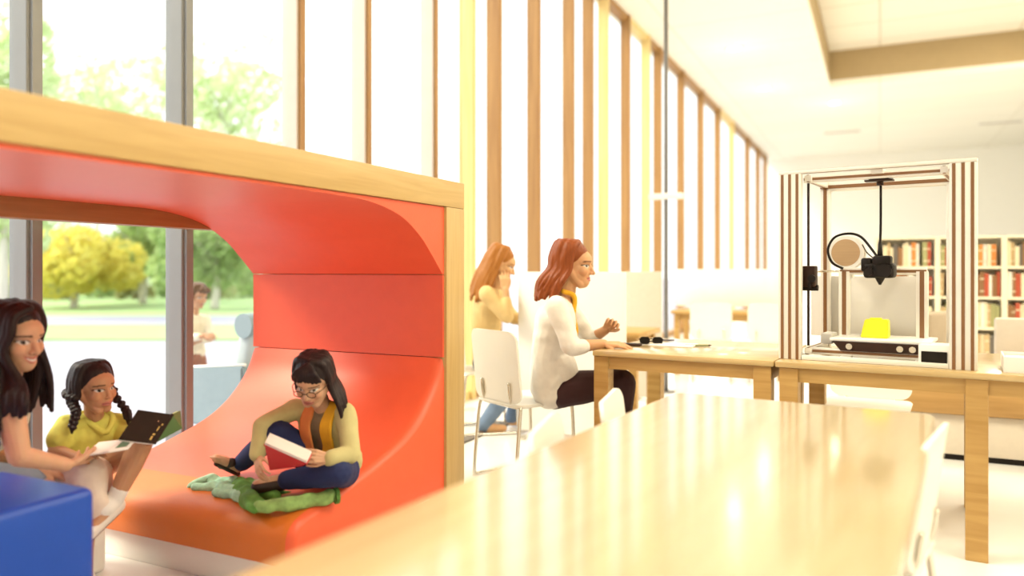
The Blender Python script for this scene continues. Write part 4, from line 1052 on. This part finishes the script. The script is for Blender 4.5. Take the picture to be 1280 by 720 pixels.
# her book
q1 = [P(335.5, 545, 2.86), P(330, 552, 2.80), P(383, 579, 2.74), P(388, 567, 2.80)]
q2 = [P(330, 555, 2.81), P(336, 584, 2.86), P(383, 581, 2.84), P(383, 577, 2.76)]
q1 = [P(337, 544, 2.90), P(331, 556, 2.82), P(383, 579, 2.74), P(389, 567, 2.81)]
oc = sum(q1, Vector())/4
t = thing('picture_book', 'white paged book with red cover held by the girl with glasses', 'book', oc)
n1 = (q1[1]-q1[0]).cross(q1[3]-q1[0]).normalized(); n1 = n1 if n1.z > 0 else -n1
obj('pages', shift(slab(B(), q1, .010, n1), oc), 'paper', t)
obj('rear_cover', shift(slab(B(), shrink(q1, 1.04, -n1*.004), .0035, n1), oc), 'cover_red', t)
q3 = [P(331, 557, 2.815), P(337, 588, 2.90), P(377, 583, 2.86), P(383, 580, 2.74)]
n3 = (q3[1]-q3[0]).cross(q3[3]-q3[0]).normalized(); n3 = n3 if n3.dot(-oc) < 0 else -n3
obj('front_cover', shift(slab(B(), q3, .0035, n3), oc), 'cover_red', t)

# --- jacket lying on the seat edge
oj = P(330, 622, 2.98); oj.z = .31
t = thing('jacket', 'crumpled green jacket with a rolled sleeve lying on the orange seat edge', 'jacket', oj)
def seatz(y):
    ps = seat[::-1]; 
    for (a, b), (c, e_) in zip(ps, ps[1:]):
        if a <= y <= c: return b+(e_-b)*(y-a)/max(1e-6, c-a)
    return .30 if y < 2.3 else .4
def onseat(px, py, dz):
    z = .31
    for _ in range(6): g = G(px, py, z); z = seatz(max(2.16, g.y))+dz
    g = G(px, py, z); return g
bm = B()
for pts, rs_ in (([(238, 607), (262, 601), (292, 604)], (.014, .022, .026)), ([(244, 609), (268, 609), (300, 616)], (.014, .022, .028)), ([(268, 616), (290, 618), (312, 624)], (.016, .02, .026)), ([(262, 603), (292, 611), (315, 615)], (.016, .024, .028))):
    chain(bm, [onseat(a, b, r*.6) for (a, b), r in zip(pts, rs_)], rs_)
j1 = finish('lining', bm, .004, 'jk_teal', t, oj, 2, .011, 60, 20)
bm = B()
for pts, rs_ in (([(300, 606), (312, 620), (325, 634)], (.028, .034, .024)), ([(312, 604), (325, 616), (345, 622)], (.022, .030, .024)), ([(322, 612), (340, 616), (362, 618)], (.022, .024, .014)), ([(300, 613), (306, 624), (318, 636)], (.026, .028, .022))):
    chain(bm, [onseat(a, b, r*.7) for (a, b), r in zip(pts, rs_)], rs_)
finish('body', bm, .004, 'jk_green', t, oj, 2, .012, 55, 21)
bm = B(); a, b, c = onseat(326, 633, .024), onseat(370, 628, .026), onseat(412, 621, .028)
chain(bm, spline([a, b, c], 5), [.024, .026, .025, .027, .026, .027, .028, .028, .028, .029, .030]); 
sl = finish('sleeve', bm, .004, 'jk_light', t, oj, 2, .009, 70, 22)
dv = (c-b).normalized()
bm = B(); cyl(bm, c+dv*.020, c+dv*.034, .031, .031, 24); sobj('cuff', shift(bm, oj), 'jk_green', sl)
bm = B(); cyl(bm, c+dv*.0341, c+dv*.0352, .021, .021, 20); obj('sleeve_opening', shift(bm, oj), 'jk_teal', sl)

# --- woman at the table
o = P(692, 505, 4.40); o.z = .46
h = Head(P(717, 331, 4.28), W(.97, -.22, -.13), k=1.12)
pel, wai, che, nek = P(694, 482, 4.36), P(690, 445, 4.33), P(697, 402, 4.30), P(707, 368, 4.29)
rb = D(.05, -1)
shR, elR, wrR = P(696, 383, 4.12), P(714, 434, 4.06), P(755, 430, 4.10)
shL, elL, wrL = P(708, 381, 4.47), P(738, 424, 4.50), P(758, 412, 4.40)
hipR, knR, ftR = P(700, 488, 4.27), P(778, 478, 4.20), P(770, 600, 4.24)
hipL, knL, ftL = P(700, 486, 4.46), P(775, 476, 4.46), P(770, 582, 4.48)
bm = B(); h.add(bm); chain(bm, [nek, h.p(0, -.02, -.06)], [.056, .05], 3)
torso(bm, pel, wai, che, nek, rb, rb, 1.02)
for a, b, c in ((shR, elR, wrR), (shL, elL, wrL)): chain(bm, [a, b, c], [.052, .038, .026]); cap(bm, che+Vector((0, 0, .07)), a, .065, .05)
hand(bm, wrR, P(778, 431, 4.08)-wrR, W(0, -.2, 1), 1, .95, .35)
hand(bm, wrL, P(766, 402, 4.34)-wrL, W(.3, .6, .5), -1, .95, 1.0)
chain(bm, [hipR, knR, ftR], [.085, .060, .042]); chain(bm, [hipL, knL, ftL], [.085, .060, .042])
for f in (ftR, ftL): cap(bm, f, Vector((f.x, f.y, .05)), .042, .036); cap(bm, Vector((f.x, f.y, .04)), Vector((f.x, f.y, .035))+D(1, -.1)*.16, .036, .028)
Dp = person('woman with shoulder-length auburn hair in a white shirt working at the oak table', bm, .0035, h, o, (.66, .36, .19), LIP, (.12, .04, .02))
bm = B(); torso(bm, pel+W(-.03, 0, -.01), wai+W(-.02, 0, 0), che+W(-.01, 0, 0), nek-(nek-che)*.15, rb, rb, 1.0, .020)
cap(bm, wai+W(.05, -.08, -.03), pel+W(.06, -.08, .03), .085, .080); cap(bm, wai+W(.05, .08, -.03), pel+W(.06, .08, .03), .085, .080)
for a, b, c in ((shR, elR, wrR), (shL, elL, wrL)): cap(bm, che+Vector((0, 0, .07)), a, .070, .058); chain(bm, [a, b, b.lerp(c, .35)], [.058, .050, .042])
cap(bm, pel+W(-.06, -.06, .02), pel+W(-.05, .06, .02), .070)
D1 = finish('shirt', bm, .006, 'c_white', Dp, o, 2, .007, 38, 30)
bm = B(); chain(bm, [hipR, knR, ftR+Vector((0, 0, .04))], [.10, .074, .060]); chain(bm, [hipL, knL, ftL+Vector((0, 0, .04))], [.10, .074, .060]); cap(bm, pel-Vector((0, 0, .02)), pel+Vector((0, 0, .02)), .12)
finish('trousers', bm, .006, 'c_maroon', Dp, o, 2, .004, 35, 31)
bm = B(); pts = [nek+W(-.02, -.06, .02), nek+W(.045, -.055, -.01), che+W(.085, -.06, .04), che+W(.10, -.05, -.06), wai+W(.09, -.05, .06)]
for p, q in zip(spline(pts, 4), spline(pts, 4)[1:]): cap(bm, p, q, .014, .014, 1); cap(bm, p+W(.0, .03, 0), q+W(0, .03, 0), .014, .014, 1)
finish('neck_scarf', bm, .005, 'c_yellow', Dp, o, 2)
for f in (ftR, ftL):
    bm = B(); cap(bm, Vector((f.x, f.y, .04))-D(1, -.1)*.02, Vector((f.x, f.y, .035))+D(1, -.1)*.17, .042, .032); finish('shoe', bm, .006, 'sandal', Dp, o, 2)
sp = [(1, a, .16+.015*(i % 3)) for i, a in enumerate(range(84, 181, 9))]+[(-1, a, .15) for a in range(84, 180, 10)]+[(1, a, .12) for a in range(78, 160, 12)]
bm = locks(h, sp, drift=W(-.07, 0, 0), seed=31, r0=.020, r1=.009, jit=.005, out=1.08)
finish('hair', bm, .004, 'hair_auburn', Dp, o, 1)

# --- woman at the back
o = P(610, 465, 5.75); o.z = .46
h = Head(P(627, 330, 5.68), W(.86, .05, -.38), k=1.1)
pel, wai, che, nek = P(610, 452, 5.75), P(608, 415, 5.74), P(610, 382, 5.72), P(617, 357, 5.70)
rb = D(.1, -1)
shR, elR, wrR = P(609, 367, 5.54), P(634, 396, 5.50), P(632, 362, 5.52)
shL, elL, wrL = P(618, 367, 5.88), P(642, 398, 5.85), P(668, 400, 5.75)
hipR, knR, ftR = P(612, 455, 5.66), P(664, 450, 5.70), P(604, 535, 5.60)
hipL, knL, ftL = P(614, 454, 5.84), P(664, 448, 5.86), P(640, 525, 5.85)
bm = B(); h.add(bm); chain(bm, [nek, h.p(0, -.02, -.06)], [.055, .05], 3)
torso(bm, pel, wai, che, nek, rb, rb, 1.0)
for a, b, c in ((shR, elR, wrR), (shL, elL, wrL)): chain(bm, [a, b, c], [.05, .037, .026]); cap(bm, che+Vector((0, 0, .07)), a, .062, .05)
hand(bm, wrR, P(630, 341, 5.55)-wrR, W(.2, -1, 0), 1, .95, .6); hand(bm, wrL, P(684, 402, 5.72)-wrL, W(0, 0, 1), -1, .95, .4)
chain(bm, [hipR, knR, ftR], [.085, .06, .042]); chain(bm, [hipL, knL, ftL], [.085, .06, .042])
for f in (ftR, ftL): cap(bm, f, Vector((f.x, f.y, .05)), .042, .036); cap(bm, Vector((f.x, f.y, .04)), Vector((f.x, f.y, .035))+D(1, 0)*.15, .036, .028)
Ep = person('woman with long golden-brown hair at the back by the window, head resting on her hand', bm, .004, h, o, (.68, .40, .2), LIP, (.2, .09, .03))
bm = B(); torso(bm, pel, wai, che, nek-(nek-che)*.15, rb, rb, 1.0, .02)
for a, b, c in ((shR, elR, wrR), (shL, elL, wrL)): cap(bm, che+Vector((0, 0, .07)), a, .072, .06); chain(bm, [a, b, b.lerp(c, .6)], [.06, .05, .04])
finish('blouse', bm, .007, 'c_gold', Ep, o, 2, .005, 38, 40)
bm = B(); chain(bm, [hipR, knR, ftR+Vector((0, 0, .02))], [.10, .07, .055]); chain(bm, [hipL, knL, ftL+Vector((0, 0, .02))], [.10, .07, .055]); cap(bm, pel-Vector((0, 0, .02)), pel, .12)
finish('jeans', bm, .007, 'c_jeans', Ep, o, 2, .004, 35, 41)
sp = [(1, a, .24+.02*(i % 3)) for i, a in enumerate(range(88, 181, 9))]+[(-1, a, .22) for a in range(88, 180, 10)]
bm = locks(h, sp, drift=W(-.09, -.01, 0), seed=41, r0=.021, r1=.010, out=1.06)
finish('hair', bm, .005, 'hair_gold', Ep, o, 1)

# --- boy outside
o = P(240, 505, 6.8); o.z = 0
h = Head(P(247, 370, 6.8), W(.80, -.42, -.28), k=.92)
pel, wai, che, nek = P(240, 445, 6.85), P(240, 425, 6.85), P(240, 404, 6.84), P(243, 390, 6.82)
rb = D(-.5, -.85); kk = .68
shR, elR, wrR = P(227, 400, 6.72), P(230, 424, 6.66), P(254, 420, 6.60)
shL, elL, wrL = P(256, 400, 6.95), P(264, 422, 6.85), P(248, 426, 6.68)
hipR, knR, anR = P(233, 448, 6.80), P(236, 475, 6.76), P(234, 500, 6.82)
hipL, knL, anL = P(247, 448, 6.92), P(252, 475, 6.88), P(248, 499, 6.94)
bm = B(); h.add(bm, True); chain(bm, [nek, h.p(0, -.015, -.06)], [.04, .036], 3); torso(bm, pel, wai, che, nek, rb, rb, kk)
for a, b, c in ((shR, elR, wrR), (shL, elL, wrL)): chain(bm, [a, b, c], [.038, .030, .022]); cap(bm, che+Vector((0, 0, .04)), a, .048, .038)
hand(bm, wrR, D(.9, -.2), W(0, -1, .3), 1, .72, .5); hand(bm, wrL, D(-.9, -.3), W(0, -1, .3), -1, .72, .5)
for a, b, c in ((hipR, knR, anR), (hipL, knL, anL)): chain(bm, [a, b, c], [.062, .046, .032]); cap(bm, c, Vector((c.x, c.y, .035)), .032, .03); cap(bm, Vector((c.x, c.y, .03)), Vector((c.x, c.y, .028))+D(.8, -.5)*.12, .03, .024)
Fp = person('boy in a cream shirt and rust trousers standing outside the window with folded arms', bm, .004, h, o, SK2, LIP, (.08, .04, .02))
bm = B(); torso(bm, pel.lerp(wai, .3), wai, che, nek-(nek-che)*.15, rb, rb, kk, .014)
for a, b, c in ((shR, elR, wrR), (shL, elL, wrL)): cap(bm, che+Vector((0, 0, .04)), a, .058, .048); chain(bm, [a, b, b.lerp(c, .75)], [.05, .042, .034])
finish('shirt', bm, .006, 'c_cream', Fp, o, 2, .004, 50, 50)
bm = B()
for a, b, c in ((hipR, knR, anR), (hipL, knL, anL)): chain(bm, [a, b, c], [.078, .060, .050])
cap(bm, pel, pel-Vector((0, 0, .02)), .085); finish('trousers', bm, .006, 'c_rust', Fp, o, 2, .004, 45, 51)
for c in (anR, anL): bm = B(); cap(bm, Vector((c.x, c.y, .035)), Vector((c.x, c.y, .03))+D(.8, -.5)*.13, .035, .028); finish('shoe', bm, .006, 'sandal', Fp, o, 2)
bm = locks(h, [(s, a, .0) for s in (-1, 1) for a in range(70, 181, 12)], seed=51, r0=.018, r1=.014, jit=.006)
for k in range(7): hairlocks(bm, h, [[(0, .04, .115), ((k-3)*.014, .085, .092), ((k-3)*.018, .090-.0012*(k-3)**2, .060)]], .016, .008, .003, k)
finish('hair', bm, .005, 'hair_brown', Fp, o, 1)
